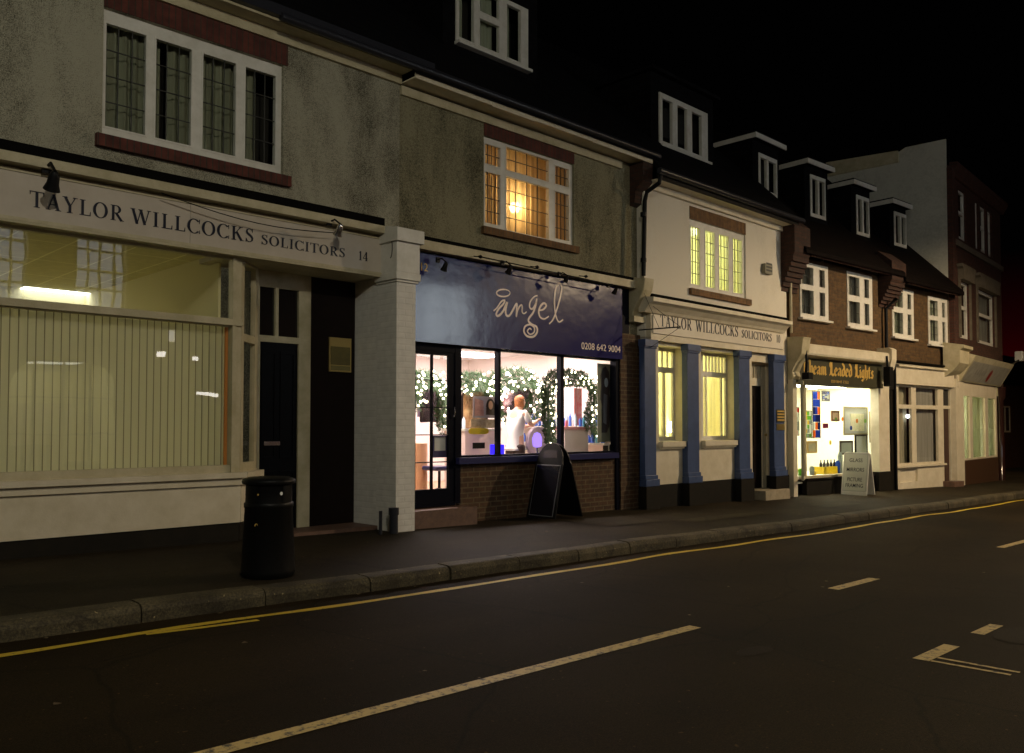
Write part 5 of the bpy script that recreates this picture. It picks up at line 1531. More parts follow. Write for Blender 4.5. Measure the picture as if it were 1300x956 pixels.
# shopfront of the corner building
vs = -.42
k0, k1 = Ee.u(1212, vs, 450), Ee.u(1226, vs, 450)
zt4, zb4 = Ee.z(1228, 451, vs), Ee.z(1228, 478, vs)
ua, ub = Ee.u(1231.5, vs), Ee.u(1281, vs)
zk1, zk0 = Ee.z(1219, 438, vs), Ee.z(1219, 465, vs)
MB().prism([(0, zk0 - .3), (vs * .6, zk0 - .1), (vs, zk0 + .1), (vs, zk0 + .45), (vs - .1, zk0 + .5), (vs - .1, zk1), (0, zk1 + .1)], Ee.u(1219, vs), Ee.u(1231, vs), 'x').build('console', M['cream2'], b4)
MB().prism([(0, zb4 - .1), (vs + .25, zb4 - .1), (vs - .1, zt4 - .1), (vs - .16, zt4), (0, zt4 + .2)], ua, ub, 'x').build('sign_backing', M['cream2'], b4)
MB().box(uE1 - .2, ub, vs * .2, .3, zb4 - .4, zb4 - .11).build('soffit', M['cream2'], b4)
vq = -.1
q0_, q1_ = Ee.u(1222, vq), Ee.u(1264.5, vq)
zg1, zg0 = Ee.z(1240, 504, vq), Ee.z(1240, 582, vq)
uu = [Ee.u(x_, vq) for x_ in (1223, 1230.5, 1234, 1250, 1253.5, 1263)]
MB().grid(.15, q1_ + .02, zg0 - .02, zb4 - .1, vq, vq + .08, [(uu[0], uu[1], zg0 + .03, zg1), (uu[2], uu[3], zg0 + .03, zg1), (uu[4], uu[5], zg0 + .03, zg1)]).build('shop_window', M['cream'], b4)
MB().box(uu[0], uu[5], vq + .03, vq + .034, zg0, zg1 + .02).build('pane', M['shop_glass'], b4)
MB().box(-.02, Ee.u(1221, vq), vq - .04, vq + .2, -.6, zg0 + 2.6).build('pier', M['cream'], b4)
MB().box(Ee.u(1221.3, vq), q1_ + .02, vq - .02, vq + .2, -.9, zg0 - .025).build('stall_riser', mat('brown_stall_riser', (.05, .02, .008), .5), b4)
pc = MB(); px_ = Ee.u(1269, vq)
pc.lathe(px_, vq, [(.16, -.8), (.16, -.4), (.11, -.35), (.10, 2.4), (.16, 2.5), (.18, zb4 - .1)], 16)
pc.build('corner_column', mat('glossy_dark_column', (.03, .012, .01), .15, coat=.5), b4, smooth=True)
wavy(MB(), uu[0], uu[5], zg0 - .05, zg1 + .1, vq + .5, .06, .5, 4).build('curtain', cloth('green_white_curtain', (.72, .74, .52), .5), b4)
room(b4, 'corner_shop_room', q0_ - .2, q1_ + .2, zg0 - .3, zg1 + .2, vq + .12, 3, mat('corner_room_wall', (.6, .6, .45), .9))
MB().box(uu[1], uu[4], 1.0, 1.6, zg1 + .10, zg1 + .14).build('ceiling_light', glow('corner_shop_light', (1, .97, .70), 20), b4)
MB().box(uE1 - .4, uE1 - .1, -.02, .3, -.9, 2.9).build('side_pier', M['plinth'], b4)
# faded sign
sg = root('shop_sign', 'faded pale sign board sloping outwards on the corner shop', 'shop sign', Ee, ua, vs, zb4, 'fascia signs')
mb = MB(); d1_ = Vector((0, -.35, (zt4 - .1) - (zb4 - .1))).normalized(); nn = Vector((0, -d1_.z, d1_.y))
def slp(u, s_, off=.0):
    b0 = Vector((u, vs + .25, zb4 - .1)); return b0 + d1_ * s_ + nn * off
LN = Vector((0, -.35, zt4 - zb4)).length
mb.poly([slp(ua + .1, .04, .01), slp(ub - .15, .04, .01), slp(ub - .15, LN - .05, .01), slp(ua + .1, LN - .05, .01)])
mb.build('board', mat('faded_sign_board', (.36, .34, .28), .5, noise=((.24, .23, .19), 4)), sg)
lt_ = MB(); x_ = ua + 1.2; gl = 'ARTIST'
for ch, wd_ in (('T', .3), ('O', .3), ('W', .4), ('L', .3), ('R', .3)):
    pass
for i, a in enumerate((.9, 1.15, 1.4, 1.62, 1.9)):
    lt_.poly([slp(ua + a, LN * .38, .014), slp(ua + a + .16, LN * .38, .014), slp(ua + a + .14, LN * .62, .014), slp(ua + a + .03, LN * .62, .014)])
lt_.build('faded_mark', mat('faded_ink', (.26, .25, .21), .6), sg)
rl_ = MB(); cxx = ua + 2.6
rl_.poly([slp(cxx + .16 * math.cos(t), LN * .42 + .2 * math.sin(t), .016) for t in [2 * math.pi * i / 16 for i in range(16)]])
rl_.build('red_mark', mat('dark_red_mark', (.22, .015, .012), .5), sg)
q = Ee.P(1294, 452, vs)
fl_t = root('floodlight', 'small pale floodlight on an arm beyond the end of the faded corner sign', 'floodlight', Ee, ub, vs, zt4)
MB().tube([(ub - .1, vs * .6, zt4 - .15), (q[0] - .1, vs, q[1] - .15), (q[0] - .02, vs, q[1] - .05)], .03, 6).build('arm', M['black'], fl_t)
i0 = 0; mb = MB().box(q[0] - .12, q[0] + .16, vs - .12, vs + .12, q[1] - .18, q[1] + .16); mb.build('head', mat('pale_floodlight', (.45, .45, .42), .4), fl_t, bevel=.03)

#=====PART3=====
# ================================================================= salon interior
room(b12, 'salon_room', 7.05, 11.95, .46, 2.95, .12, 4.2, M['salon_wall'], mat('salon_floor', (.55, .38, .25), .4), mat('salon_ceiling', (.9, .9, .9), .8))
MB().box(7.1, 8.0, .2, .35, 2.90, 2.93).build('added_door_glow', glow('salon_step_fill', (1, .84, .76), 30), b12)  # glowing panel added inside the door to brighten the step
MB().box(7.5, 11.4, 1.0, 1.5, 2.90, 2.93).build('ceiling_light', glow('salon_tube_light', (1, .82, .79), 28), b12)
MB().box(7.5, 11.4, 2.8, 3.2, 2.90, 2.93).build('ceiling_light', glow('salon_tube_light_back', (1, .86, .86), 16), b12)


def Z4(x_, y_, v):
    return A.P(510 + .251 * x_, 430 + .251 * y_, v)


def Zv(x_, y_, v):
    u, z = Z4(x_, y_, v); return Vector((u, v, z))


M['fir'] = mat('fir_needles', (.035, .085, .025), .6, noise=((.015, .04, .015), 20))
bulbm = glow('fairy_bulb', (1, .90, .60), 12)
bme = MB().lathe(0, 0, [(.001, -.017), (.012, -.012), (.017, 0), (.012, .012), (.001, .017)], 8)
bulb_mesh = bpy.data.meshes.new('bulb'); bulb_mesh.from_pydata([tuple(q) for q in bme.v], [], bme.f); bulb_mesh.materials.append(bulbm)


def wall_mirror(label, x0, y0, x1, y1, v, tint):
    p, q = Z4(x0, y0, v), Z4(x1, y1, v)
    t = root('mirror', label, 'mirror', A, p[0], v, q[1], 'salon mirrors')
    W2 = (q[0] - p[0]) / 2; cx = p[0] + W2; zt_ = p[1] - W2 * .6
    pr = [(p[0], q[1])] + [(cx - W2 * math.cos(R(a)), zt_ + W2 * .6 * math.sin(R(a))) for a in range(0, 181, 18)] + [(q[0], q[1])]
    MB().prism(pr, v, v + .02).build('glass', tint, t)
    fm_ = MB(); pts = [(a, v - .01, b) for a, b in pr] + [(pr[0][0], v - .01, pr[0][1])]
    fm_.tube(pts, .016, 6); fm_.build('frame', M['wood_dark'], t)


mirm = mat('mauve_mirror', (.42, .33, .40), .18, .8, noise=((.22, .14, .20), 7))
mirb = mat('amber_mirror', (.55, .38, .22), .25, .6, noise=((.25, .13, .06), 9))
wall_mirror('arched mauve mirror inside the middle garland arch of the salon', 505, 225, 655, 385, 1.72, mirm)
wall_mirror('arched amber mirror behind the posters in the left salon pane', 305, 240, 430, 455, 1.72, mirb)
wall_mirror('arched mauve mirror inside the garland arch behind the salon door', 95, 235, 180, 420, 1.72, mirm)


def garland(label, pts, v, rad, nb, seed):
    rr = random.Random(seed)
    P_ = catmull([tuple(Zv(x_, y_, v).xz) for x_, y_ in pts], 10)
    base = Vector((P_[0].x, v, P_[0].y))
    t = root('garland', label, 'garland', A, base.x, v, base.z, 'lit fir garlands in the salon')
    mb = MB()
    for i in range(len(P_) - 1):
        a, b = P_[i], P_[i + 1]; L_ = (b - a).length
        for k in range(int(L_ * 1500)):
            s_ = rr.random(); th = rr.random() * 6.283; q = a.lerp(b, s_)
            r0 = rad * .75 * rr.random() ** .5; r1 = r0 + .06 + .07 * rr.random()
            d = Vector((math.cos(th), .7 * math.sin(th + 1), math.sin(th))).normalized()
            d = (d + Vector((rr.uniform(-.5, .5), rr.uniform(-.5, .5), rr.uniform(-.5, .5)))).normalized()
            c0 = Vector((q.x, v, q.y)) + Vector((math.cos(th), math.sin(th) * .6, math.sin(th))) * r0
            c1 = c0 + d * (r1 - r0); w_ = Vector((-d.z, rr.uniform(-.4, .4), d.x)) * .008
            mb.poly([c0 - w_, c0 + w_, c1])
            mb.poly([c0 + (c1 - c0) * .3 - w_ * 2.5, c0 + (c1 - c0) * .5, c0 + (c1 - c0) * .3 + w_ * 2.5])
    mb.tube([Vector((q.x, v, q.y)) for q in P_], .018, 6)
    mb.build('foliage', M['fir'], t)
    for k in range(nb):
        i = rr.randrange(len(P_) - 1); q = P_[i].lerp(P_[i + 1], rr.random()); th = rr.random() * 6.283; r_ = rad * (.3 + .75 * rr.random())
        o_ = bpy.data.objects.new('bulb', bulb_mesh); link(o_, t)
        o_.scale = (.8,) * 3 if v < 1 else (1.15,) * 3
        o_.location = Vector((q.x + r_ * math.cos(th), v - rad * .7 - .04 * rr.random(), q.y + r_ * math.sin(th))) - OFF[t][1]
    return t


garland('lit fir garland arch seen through the glazed salon door', [(62, 330), (70, 230), (110, 205), (160, 215), (205, 260), (218, 330), (205, 400), (222, 470)], 1.5, .17, 60, 1)
garland('short lit fir garland over the poster in the left salon pane', [(300, 235), (340, 220), (400, 215), (440, 240), (452, 300)], 1.5, .19, 46, 2)
garland('lit fir garland arch behind the hairdresser in the middle salon pane', [(490, 380), (462, 300), (490, 220), (560, 205), (640, 200), (690, 250), (690, 320), (640, 375)], 1.5, .23, 90, 3)
garland('lit fir garland arch on the right across the middle and right salon panes', [(762, 560), (745, 460), (740, 340), (745, 240), (800, 200), (880, 200), (950, 220), (975, 300), (955, 400), (960, 470)], .42, .17, 98, 4)

# backdrop shelf with blue and white boxes
sh = root('product_shelf', 'white shelf crowded with blue and white bottles behind the hairdresser', 'shelf', A, 11.82, 1.5, .49)
zsh = A.Q(700, 541, 11.8)[1]
MB().box(11.70, 11.94, .35, 2.7, zsh - .03, zsh).box(11.70, 11.94, .35, 2.7, zsh - .33, zsh - .30).box(11.70, 11.94, .35, .38, .49, zsh - .331).box(11.70, 11.94, 2.67, 2.7, .49, zsh - .331).build('shelf', M['white'], sh)
bcol = [mat('blue_bottle', (.03, .10, .45), .3), mat('pale_bottle', (.50, .65, .78), .3), mat('pink_bottle', (.75, .20, .25), .3), mat('teal_bottle', (.06, .28, .34), .3)]
rr = random.Random(5)
for z_s in (zsh, zsh - .30):
    y_ = .45
    while y_ < 2.6:
        r_ = .026 + .016 * rr.random(); h_ = .13 + .11 * rr.random(); m_ = rr.choice([bcol[0], bcol[1], bcol[0], bcol[3], bcol[2], bcol[0]])
        t = MB().lathe(11.78, y_, [(.001, z_s + .001), (r_, z_s + .001), (r_, z_s + h_ * .7), (r_ * .4, z_s + h_ * .85), (r_ * .4, z_s + h_), (.001, z_s + h_)], 10)
        single('bottle', t, m_, 'small product bottle standing on the white shelf behind the hairdresser', 'bottle', A, (11.78, y_, z_s), 'bottles on the salon shelf', smooth=True)
        y_ += r_ * 2 + .02 + .04 * rr.random()


def flat(name, label, cat, x0, y0, x1, y1, v, m_, group=None, th=.008):
    p, q = Z4(x0, y0, v), Z4(x1, y1, v)
    t = root(name, label, cat, A, p[0], v, q[1], group)
    MB().box(p[0], q[0], v, v + th, q[1], p[1]).build('sheet', m_, t)
    return t, p, q


M['skin'] = mat('skin', (.62, .36, .25), .5)
M['hair'] = mat('dark_hair', (.03, .015, .01), .5)
# poster of a long haired woman
t, p, q = flat('poster', 'portrait poster of a long haired woman hanging in the left salon pane', 'poster', 362, 290, 492, 402, .16, mat('mauve_paper', (.5, .42, .48), .6))


def ell(mb, cx, cz, rx, rz, v, n=20):
    mb.poly([(cx + rx * math.cos(2 * math.pi * i / n), v, cz + rz * math.sin(2 * math.pi * i / n)) for i in range(n)])


W_, H_ = q[0] - p[0], p[1] - q[1]
hb2 = MB(); ell(hb2, p[0] + W_ * .66, q[1] + H_ * .55, W_ * .17, H_ * .36, .158); hb2.poly([(p[0] + W_ * .48, .158, q[1] + H_ * .15), (p[0] + W_ * .86, .158, q[1] + H_ * .12), (p[0] + W_ * .82, .158, q[1] + H_ * .6), (p[0] + W_ * .5, .158, q[1] + H_ * .6)]); hb2.v = [Vector((w3.x, w3.y - .001 * (i_ > 19), w3.z)) for i_, w3 in enumerate(hb2.v)]
hb2.build('hair_shape', M['hair'], t)
hb2 = MB(); ell(hb2, p[0] + W_ * .66, q[1] + H_ * .60, W_ * .09, H_ * .2, .155); hb2.build('face_shape', M['skin'], t)
hb2 = MB(); hb2.poly([(p[0] + .02, .156, q[1] + H_ * .1), (p[0] + W_ * .4, .156, q[1] + H_ * .1), (p[0] + W_ * .38, .156, q[1] + H_ * .8), (p[0] + .03, .156, q[1] + H_ * .9)]); hb2.build('picture', mat('pink_picture', (.7, .38, .33), .6, noise=((.45, .2, .2), 14)), t)
flat('poster', 'brownish collage print below the portrait poster', 'poster', 352, 406, 470, 452, .18, mat('brown_print', (.35, .25, .16), .6, noise=((.6, .5, .4), 18)))
# yellow oval label, black card
p, q = Z4(340, 452, .15), Z4(440, 483, .15)
t = root('label_board', 'yellow rounded label board below the posters in the left salon pane', 'label', A, p[0], .15, q[1]); n = 20; cx_, cz_ = (p[0] + q[0]) / 2, (p[1] + q[1]) / 2; rx_, rz_ = (q[0] - p[0]) / 2, (p[1] - q[1]) / 2
MB().prism([(cx_ + rx_ * math.copysign(abs(math.cos(a)) ** .5, math.cos(a)), cz_ + rz_ * math.copysign(abs(math.sin(a)) ** .5, math.sin(a))) for a in [2 * math.pi * i / n for i in range(n)]], .15, .16).build('board', M['yellow'], t)
flat('card', 'small black card standing low in the left salon pane', 'card', 360, 526, 421, 555, .14, M['black'])
flat('sticker', 'small black square sticker low at the right end of the salon window', 'sticker', 1018, 541, 1044, 567, .052, M['black'], th=.002)
p = Z4(1060, 552, .05); t = MB().prism([(p[0] + .05 * math.cos(a), p[1] + .07 * math.sin(a)) for a in [2 * math.pi * i / 16 for i in range(16)]], .052, .054)
single('sticker', t, M['black'], 'small black oval sticker beside the square one on the salon window', 'sticker', A, (p[0], .053, p[1]))
flat('notice', 'white notice with dark border on the lower panes of the salon door', 'notice', 158, 490, 228, 600, .08, mat('navy_paper', (.05, .05, .15), .6))
flat('notice', 'white sheet mounted on the dark notice behind the salon door', 'notice', 167, 497, 221, 566, .07, M['paper'])
# tall poster with dark figure
t, p, q = flat('poster', 'tall grey poster with a dark standing figure at the right end of the salon window', 'poster', 990, 124, 1064, 522, .14, mat('grey_green_paper', (.22, .24, .17), .6, noise=((.15, .17, .12), 5)))
W_, H_ = q[0] - p[0], p[1] - q[1]; fb = MB()
sil = [(.25, .12), (.30, .45), (.18, .55), (.25, .72), (.20, .85), (.35, .94), (.55, .97), (.78, .90), (.85, .75), (.80, .62), (.92, .5), (.80, .2), (.6, .12)]
fb.poly([(p[0] + W_ * a, .135, q[1] + H_ * b) for a, b in sil]); fb.build('figure_shape', mat('charcoal_print', (.02, .02, .025), .4), t)
fb = MB(); ell(fb, p[0] + W_ * .58, q[1] + H_ * .76, W_ * .13, H_ * .06, .132); fb.build('face_shape', mat('pale_print', (.45, .55, .65), .5), t)
fb = MB(); fb.poly([(p[0] + W_ * .35, .1325, q[1] + H_ * .25), (p[0] + W_ * .6, .1325, q[1] + H_ * .22), (p[0] + W_ * .66, .1325, q[1] + H_ * .6), (p[0] + W_ * .4, .1325, q[1] + H_ * .62)]); fb.build('dress_shape', mat('slate_print', (.13, .15, .18), .5), t)
# pink banner
flat('banner', 'narrow pink and red hanging banner between the garland legs on the right', 'banner', 872, 250, 912, 440, .75, mat('pink_banner', (.85, .12, .14), .6, noise=((.8, .5, .5), 7)))
# pictures seen through the door
flat('picture_frame', 'dark framed picture high on the wall behind the salon door', 'picture', 76, 286, 112, 332, 3.6, mat('dark_picture', (.06, .04, .09), .5), 'pictures behind the salon door')
flat('picture_frame', 'dark framed picture lower on the wall behind the salon door', 'picture', 80, 352, 124, 396, 3.6, mat('dark_picture_low', (.08, .05, .08), .5), 'pictures behind the salon door')
# counters
c0, c1 = Zv(300, 455, 1.0), Zv(470, 455, 1.0)
ct_ = root('counter', 'pale pink reception counter low behind the left salon pane', 'counter', A, c0.x, 1.0, .49)
MB().box(c0.x, c1.x, .9, 1.4, .49, c0.z - .04).build('cabinet', mat('pink_white_panel', (.8, .65, .62), .5), ct_); MB().box(c0.x - .03, c1.x + .03, .87, 1.43, c0.z - .039, c0.z).build('top', M['white'], ct_)
c0, c1 = Zv(820, 445, .5), Zv(960, 445, .5)
ct_ = root('styling_table', 'pink topped styling table in the right salon pane', 'table', A, c0.x, .5, .49)
MB().box(c0.x, c1.x, .5, .8, c0.z - .05, c0.z).build('top', mat('pink_top', (.85, .35, .4), .4), ct_)
MB().box(c0.x + .05, c1.x - .05, .53, .77, .49, c0.z - .051).build('cabinet', mat('pink_white_cabinet', (.85, .72, .7), .5), ct_)
c0, c1 = Zv(85, 530, 1.2), Zv(142, 530, 1.2)
ct_ = root('cabinet', 'peach coloured cabinet with rounded front seen through the salon door', 'cabinet', A, c0.x, 1.2, .49)
mb = MB().lathe((c0.x + c1.x) / 2, 1.3, [(.001, c0.z), ((c1.x - c0.x) / 2, c0.z), ((c1.x - c0.x) / 2, .49)], 24); mb.build('body', mat('peach_panel', (.72, .40, .24), .5), ct_, smooth=True)
for k, (x_, y_, m_, hh_) in enumerate(((318, 455, bcol[2], .14), (345, 455, bcol[1], .2), (432, 455, bcol[3], .17), (455, 455, bcol[1], .12), (838, 445, bcol[0], .2), (860, 445, bcol[2], .13), (905, 445, bcol[1], .24), (930, 445, bcol[0], .16), (948, 445, bcol[3], .2))):
    vv_ = 1.15 if x_ < 600 else .62
    p = Z4(x_, y_, 1.0 if x_ < 600 else .5); r_ = .028
    mb = MB().lathe(p[0], vv_, [(.001, p[1] + .002), (r_, p[1] + .002), (r_, p[1] + hh_ * .7), (r_ * .4, p[1] + hh_ * .85), (.001, p[1] + hh_)], 10)
    single('bottle', mb, m_, 'styling bottle standing on the reception counter in the left salon pane' if x_ < 600 else 'styling bottle standing on the pink topped table', 'bottle', A, (p[0], vv_, p[1]), 'bottles on the reception counter' if x_ < 600 else 'bottles on the pink table', smooth=True)
# office chair
oc = Zv(190, 715, 1.0)
ch = root('office_chair', 'black swivel chair with star base seen low through the salon door', 'chair', A, oc.x, 1.0, .49)
mb = MB()
for k in range(5):
    a = 2 * math.pi * k / 5; mb.tube([(oc.x, 1.0, .60), (oc.x + .26 * math.cos(a), 1.0 + .26 * math.sin(a), .53)], [.022, .014], 6)
mb.tube([(oc.x, 1.0, .55), (oc.x, 1.0, .88)], .022, 8); mb.build('base', M['black'], ch)
MB().box(oc.x - .2, oc.x + .2, .82, 1.2, .88, .95).build('seat', M['navy_sill'], ch, bevel=.03)
# salon chair with violet lamp
cc = Zv(690, 560, .85)
ch = root('salon_chair', 'round backed salon chair lit violet below the middle garland', 'chair', A, cc.x, .85, .49)
mb = MB(); zc_ = Zv(690, 530, .85).z; rr_ = .27
mb.prism([(cc.x + rr_ * math.cos(a), zc_ + .02 + rr_ * math.sin(a)) for a in [2 * math.pi * i / 24 for i in range(24)]], .82, .90); mb.build('backrest', mat('pearl_vinyl', (.6, .5, .62), .3), ch, bevel=.02)
MB().box(cc.x - .24, cc.x + .24, .9, 1.35, .9, 1.0).build('seat', mat('pearl_seat', (.55, .45, .58), .3), ch, bevel=.03)
MB().lathe(cc.x, 1.1, [(.22, .49), (.22, .52), (.04, .54), (.04, .9)], 16).build('base', M['chrome'], ch, smooth=True)
lamp = root('violet_lamp', 'small violet glowing lamp shade in front of the round salon chair', 'lamp', A, cc.x, .45, .49)
lq = Zv(685, 505, .42)
mb = MB().lathe(lq.x, .42, [(.001, lq.z + .10), (.05, lq.z + .08), (.08, lq.z), (.07, lq.z - .12), (.04, lq.z - .14)], 16); mb.build('shade', glow('violet_shade', (.30, .18, 1), 1.7), lamp, smooth=True)
MB().lathe(lq.x, .42, [(.10, .49), (.10, .51), (.03, .53), (.03, lq.z - .15)], 12).build('base', M['chrome'], lamp, smooth=True)
lq = Zv(480, 545, .35)
lamp = root('blue_lamp', 'deep blue glowing cube lamp low beside the left salon mullion', 'lamp', A, lq.x, .35, .49)
MB().box(lq.x - .08, lq.x + .10, .28, .42, lq.z - .14, lq.z + .03).build('cube', glow('blue_cube', (.035, .02, 1), 1.6), lamp, bevel=.01)
MB().box(lq.x - .05, lq.x + .05, .30, .40, .49, lq.z - .121).build('stand', M['white'], lamp)

# hairdresser
def skin_body(name, pts, edges, m_, par, sub=2):
    me = bpy.data.meshes.new(name)
    off = OFF[par][1]
    me.from_pydata([tuple(Vector(p[:3]) - off) for p in pts], edges, [])
    o_ = bpy.data.objects.new(name, me); link(o_, par); me.materials.append(m_)
    o_.modifiers.new('skin', 'SKIN')
    bpy.context.view_layer.update()
    if not me.skin_vertices: 
        bm = bmesh.new(); bm.from_mesh(me); bm.verts.layers.skin.verify(); bm.to_mesh(me); bm.free()
    for i, p in enumerate(pts):
        r_ = p[3]; me.skin_vertices[0].data[i].radius = r_ if isinstance(r_, tuple) else (r_, r_)
    me.skin_vertices[0].data[0].use_root = True
    sm = o_.modifiers.new('sub', 'SUBSURF'); sm.levels = sub; sm.render_levels = sub
    o_.modifiers['skin'].use_smooth_shade = True
    return o_


hp = Zv(575, 520, 1.0); vx = hp.x; fl = .49
pr_ = root('person', 'hairdresser in a white top and dark trousers with ginger hair leaning over the salon chair', 'person', A, vx, 1.0, fl)
hz = hp.z
sk = M['skin']
S_ = Vector((vx - .02, 1.0, hz)); sh_ = Zv(578, 372, 1.0); hd_ = Zv(600, 325, 1.0)
arm = [(0, 1)]
pts = [(vx, 1.0, hz, .12), (vx + .0, 1.0, hz + .2, .115), (sh_.x, 1.0, sh_.z - .08, .125), (sh_.x + .03, 1.0, sh_.z + .04, .055), (hd_.x, 1.0, hd_.z - .06, .07), (hd_.x + .01, 1.0, hd_.z + .03, .088), (hd_.x, 1.0, hd_.z + .09, .06),
       (vx, .90, hz - .10, .085), (vx + .04, .89, hz - .42, .06), (vx, .88, fl + .08, .042), (vx + .12, .88, fl + .03, .035),
       (vx - .02, 1.10, hz - .10, .085), (vx - .02, 1.11, hz - .42, .06), (vx - .06, 1.12, fl + .08, .042), (vx + .06, 1.12, fl + .03, .035),
       (sh_.x + .04, .83, sh_.z - .02, .055), (sh_.x + .14, .78, sh_.z - .22, .042), (sh_.x + .34, .86, sh_.z - .16, .033), (sh_.x + .43, .88, sh_.z - .12, .024),
       (sh_.x + .04, 1.17, sh_.z - .02, .055), (sh_.x + .16, 1.22, sh_.z - .22, .042), (sh_.x + .36, 1.12, sh_.z - .24, .033), (sh_.x + .44, 1.10, sh_.z - .22, .024)]
ed = [(0, 1), (1, 2), (2, 3), (3, 4), (4, 5), (5, 6), (0, 7), (7, 8), (8, 9), (9, 10), (0, 11), (11, 12), (12, 13), (13, 14), (2, 15), (15, 16), (16, 17), (17, 18), (2, 19), (19, 20), (20, 21), (21, 22)]
for hb_i, base_i in ((18, 18), (22, 22)):
    bx, by, bz = pts[base_i][:3]
    for k in range(5):
        i = len(pts)
        if k < 4:
            pts.append((bx + .04, by - .024 + .016 * k, bz - .004, .008)); pts.append((bx + .075 + .006 * (k in (1, 2)), by - .026 + .018 * k, bz - .028, .0075)); ed += [(base_i, i), (i, i + 1)]
        else:
            pts.append((bx + .02, by - .04, bz + .012, .009)); pts.append((bx + .05, by - .052, bz + .0, .008)); ed += [(base_i, i), (i, i + 1)]
skin_body('body', pts, ed, sk, pr_)
top = [(vx, 1.0, hz + .0, .15), (vx, 1.0, hz + .2, .14), (sh_.x, 1.0, sh_.z - .08, .15), (sh_.x + .03, 1.0, sh_.z + .02, .07), (sh_.x + .04, .83, sh_.z - .02, .072), (sh_.x + .12, .79, sh_.z - .18, .06), (sh_.x + .04, 1.17, sh_.z - .02, .072), (sh_.x + .14, 1.21, sh_.z - .18, .06), (vx, 1.0, hz - .12, .16)]
skin_body('white_top', top, [(0, 1), (1, 2), (2, 3), (2, 4), (4, 5), (2, 6), (6, 7), (0, 8)], M['paper'], pr_)
tr = [(vx, 1.0, hz - .02, .135), (vx, .90, hz - .12, .10), (vx + .04, .89, hz - .42, .075), (vx, .88, fl + .10, .06), (vx - .02, 1.10, hz - .12, .10), (vx - .02, 1.11, hz - .42, .075), (vx - .06, 1.12, fl + .10, .06)]
skin_body('trousers', tr, [(0, 1), (1, 2), (2, 3), (0, 4), (4, 5), (5, 6)], M['hair'], pr_)
hr = MB(); rr = random.Random(9)
bm_ = bmesh.new(); bmesh.ops.create_icosphere(bm_, subdivisions=3, radius=.094)
hv = []
for v3 in bm_.verts:
    c3 = v3.co.copy()
    if c3.x > .035 and c3.z < .05: c3 *= .82
    c3 *= 1 + .10 * math.sin(c3.x * 70 + c3.y * 45) * math.cos(c3.z * 60)
    if c3.z < -.03 and c3.x < .03: c3.z *= 1.9
    hv.append(c3)
hm = MB(); hm.v = [Vector((hd_.x - .018, 1.0, hd_.z + .04)) + c3 for c3 in hv]; hm.f = [tuple(q.index for q in f.verts) for f in bm_.faces]; bm_.free()
hm.build('hair', mat('ginger_hair', (.42, .15, .04), .6, noise=((.16, .05, .015), 45)), pr_, smooth=True)
fm = MB()
for sy in (-1, 1):
    fm.lathe(hd_.x + .088, 1.0 + sy * .032, [(.001, hd_.z + .045), (.009, hd_.z + .038), (.001, hd_.z + .031)], 8)
fm.build('eyes', M['black'], pr_)
fm = MB().tube([(hd_.x + .085, 1.0, hd_.z + .035), (hd_.x + .115, 1.0, hd_.z + .0), (hd_.x + .085, 1.0, hd_.z - .008)], [.008, .013, .008], 6); fm.build('nose', sk, pr_, smooth=True)
MB().box(hd_.x + .078, hd_.x + .090, .978, 1.022, hd_.z - .040, hd_.z - .032).build('mouth', mat('lips', (.5, .12, .1), .4), pr_)

# ================================================================= leaded lights shop interior


def Y2(x_, y_, v):
    return Cc.P(980 + .2198 * x_, 430 + .2198 * y_, v)


def leaded(label, x0, y0, x1, y1, v, cols_, grp='leaded glass panels', dark=None):
    p, q = Y2(x0, y0, v), Y2(x1, y1, v)
    t = root('leaded_panel', label, 'glass panel', Cc, p[0], v, q[1], grp)
    MB().grid(p[0], q[0], q[1], p[1], v, v + .02, [(p[0] + .015, q[0] - .015, q[1] + .015, p[1] - .015)]).build('came_frame', dark or M['lead'], t)
    n1, n2 = 3, 6; rr = random.Random(int(x0)); bits = {}
    for i in range(n1):
        for j in range(n2):
            k = rr.randrange(len(cols_)); bits.setdefault(k, []).append((i, j))
    for k, lst in bits.items():
        mb = MB()
        for i, j in lst:
            a, b = p[0] + .016 + (q[0] - p[0] - .032) * i / n1, p[0] + .016 + (q[0] - p[0] - .032) * (i + 1) / n1
            c_, d = q[1] + .016 + (p[1] - q[1] - .032) * j / n2, q[1] + .016 + (p[1] - q[1] - .032) * (j + 1) / n2
            mb.box(a + .003, b - .003, v + .005, v + .012, c_ + .003, d - .003)
        mb.build('coloured_glass', cols_[k], t)


SG = {k: cloth('stained_' + k, c_, .6) for k, c_ in {'green': (.25, .55, .12), 'yellow': (.85, .7, .15), 'blue': (.05, .12, .5), 'navy': (.03, .05, .2), 'red': (.6, .06, .04), 'clear': (.8, .85, .8), 'orange': (.8, .3, .06), 'grey': (.4, .45, .42)}.items()}
leaded('green and yellow leaded glass panel hanging left in the bright shop window', 190, 415, 232, 575, .25, [SG['green'], SG['yellow'], SG['clear'], SG['grey']])
leaded('tall dark blue leaded panel with orange pieces in the bright shop window', 235, 300, 282, 575, .30, [SG['blue'], SG['navy'], SG['orange'], SG['blue'], SG['clear']])
leaded('small navy leaded panel hanging high beside the tall blue one', 290, 300, 335, 362, .30, [SG['navy'], SG['blue'], SG['grey']])
leaded('pale leaded panel with a red centre in the splayed side of the shop window', 128, 395, 160, 560, .20, [SG['clear'], SG['red'], SG['grey'], SG['clear']])


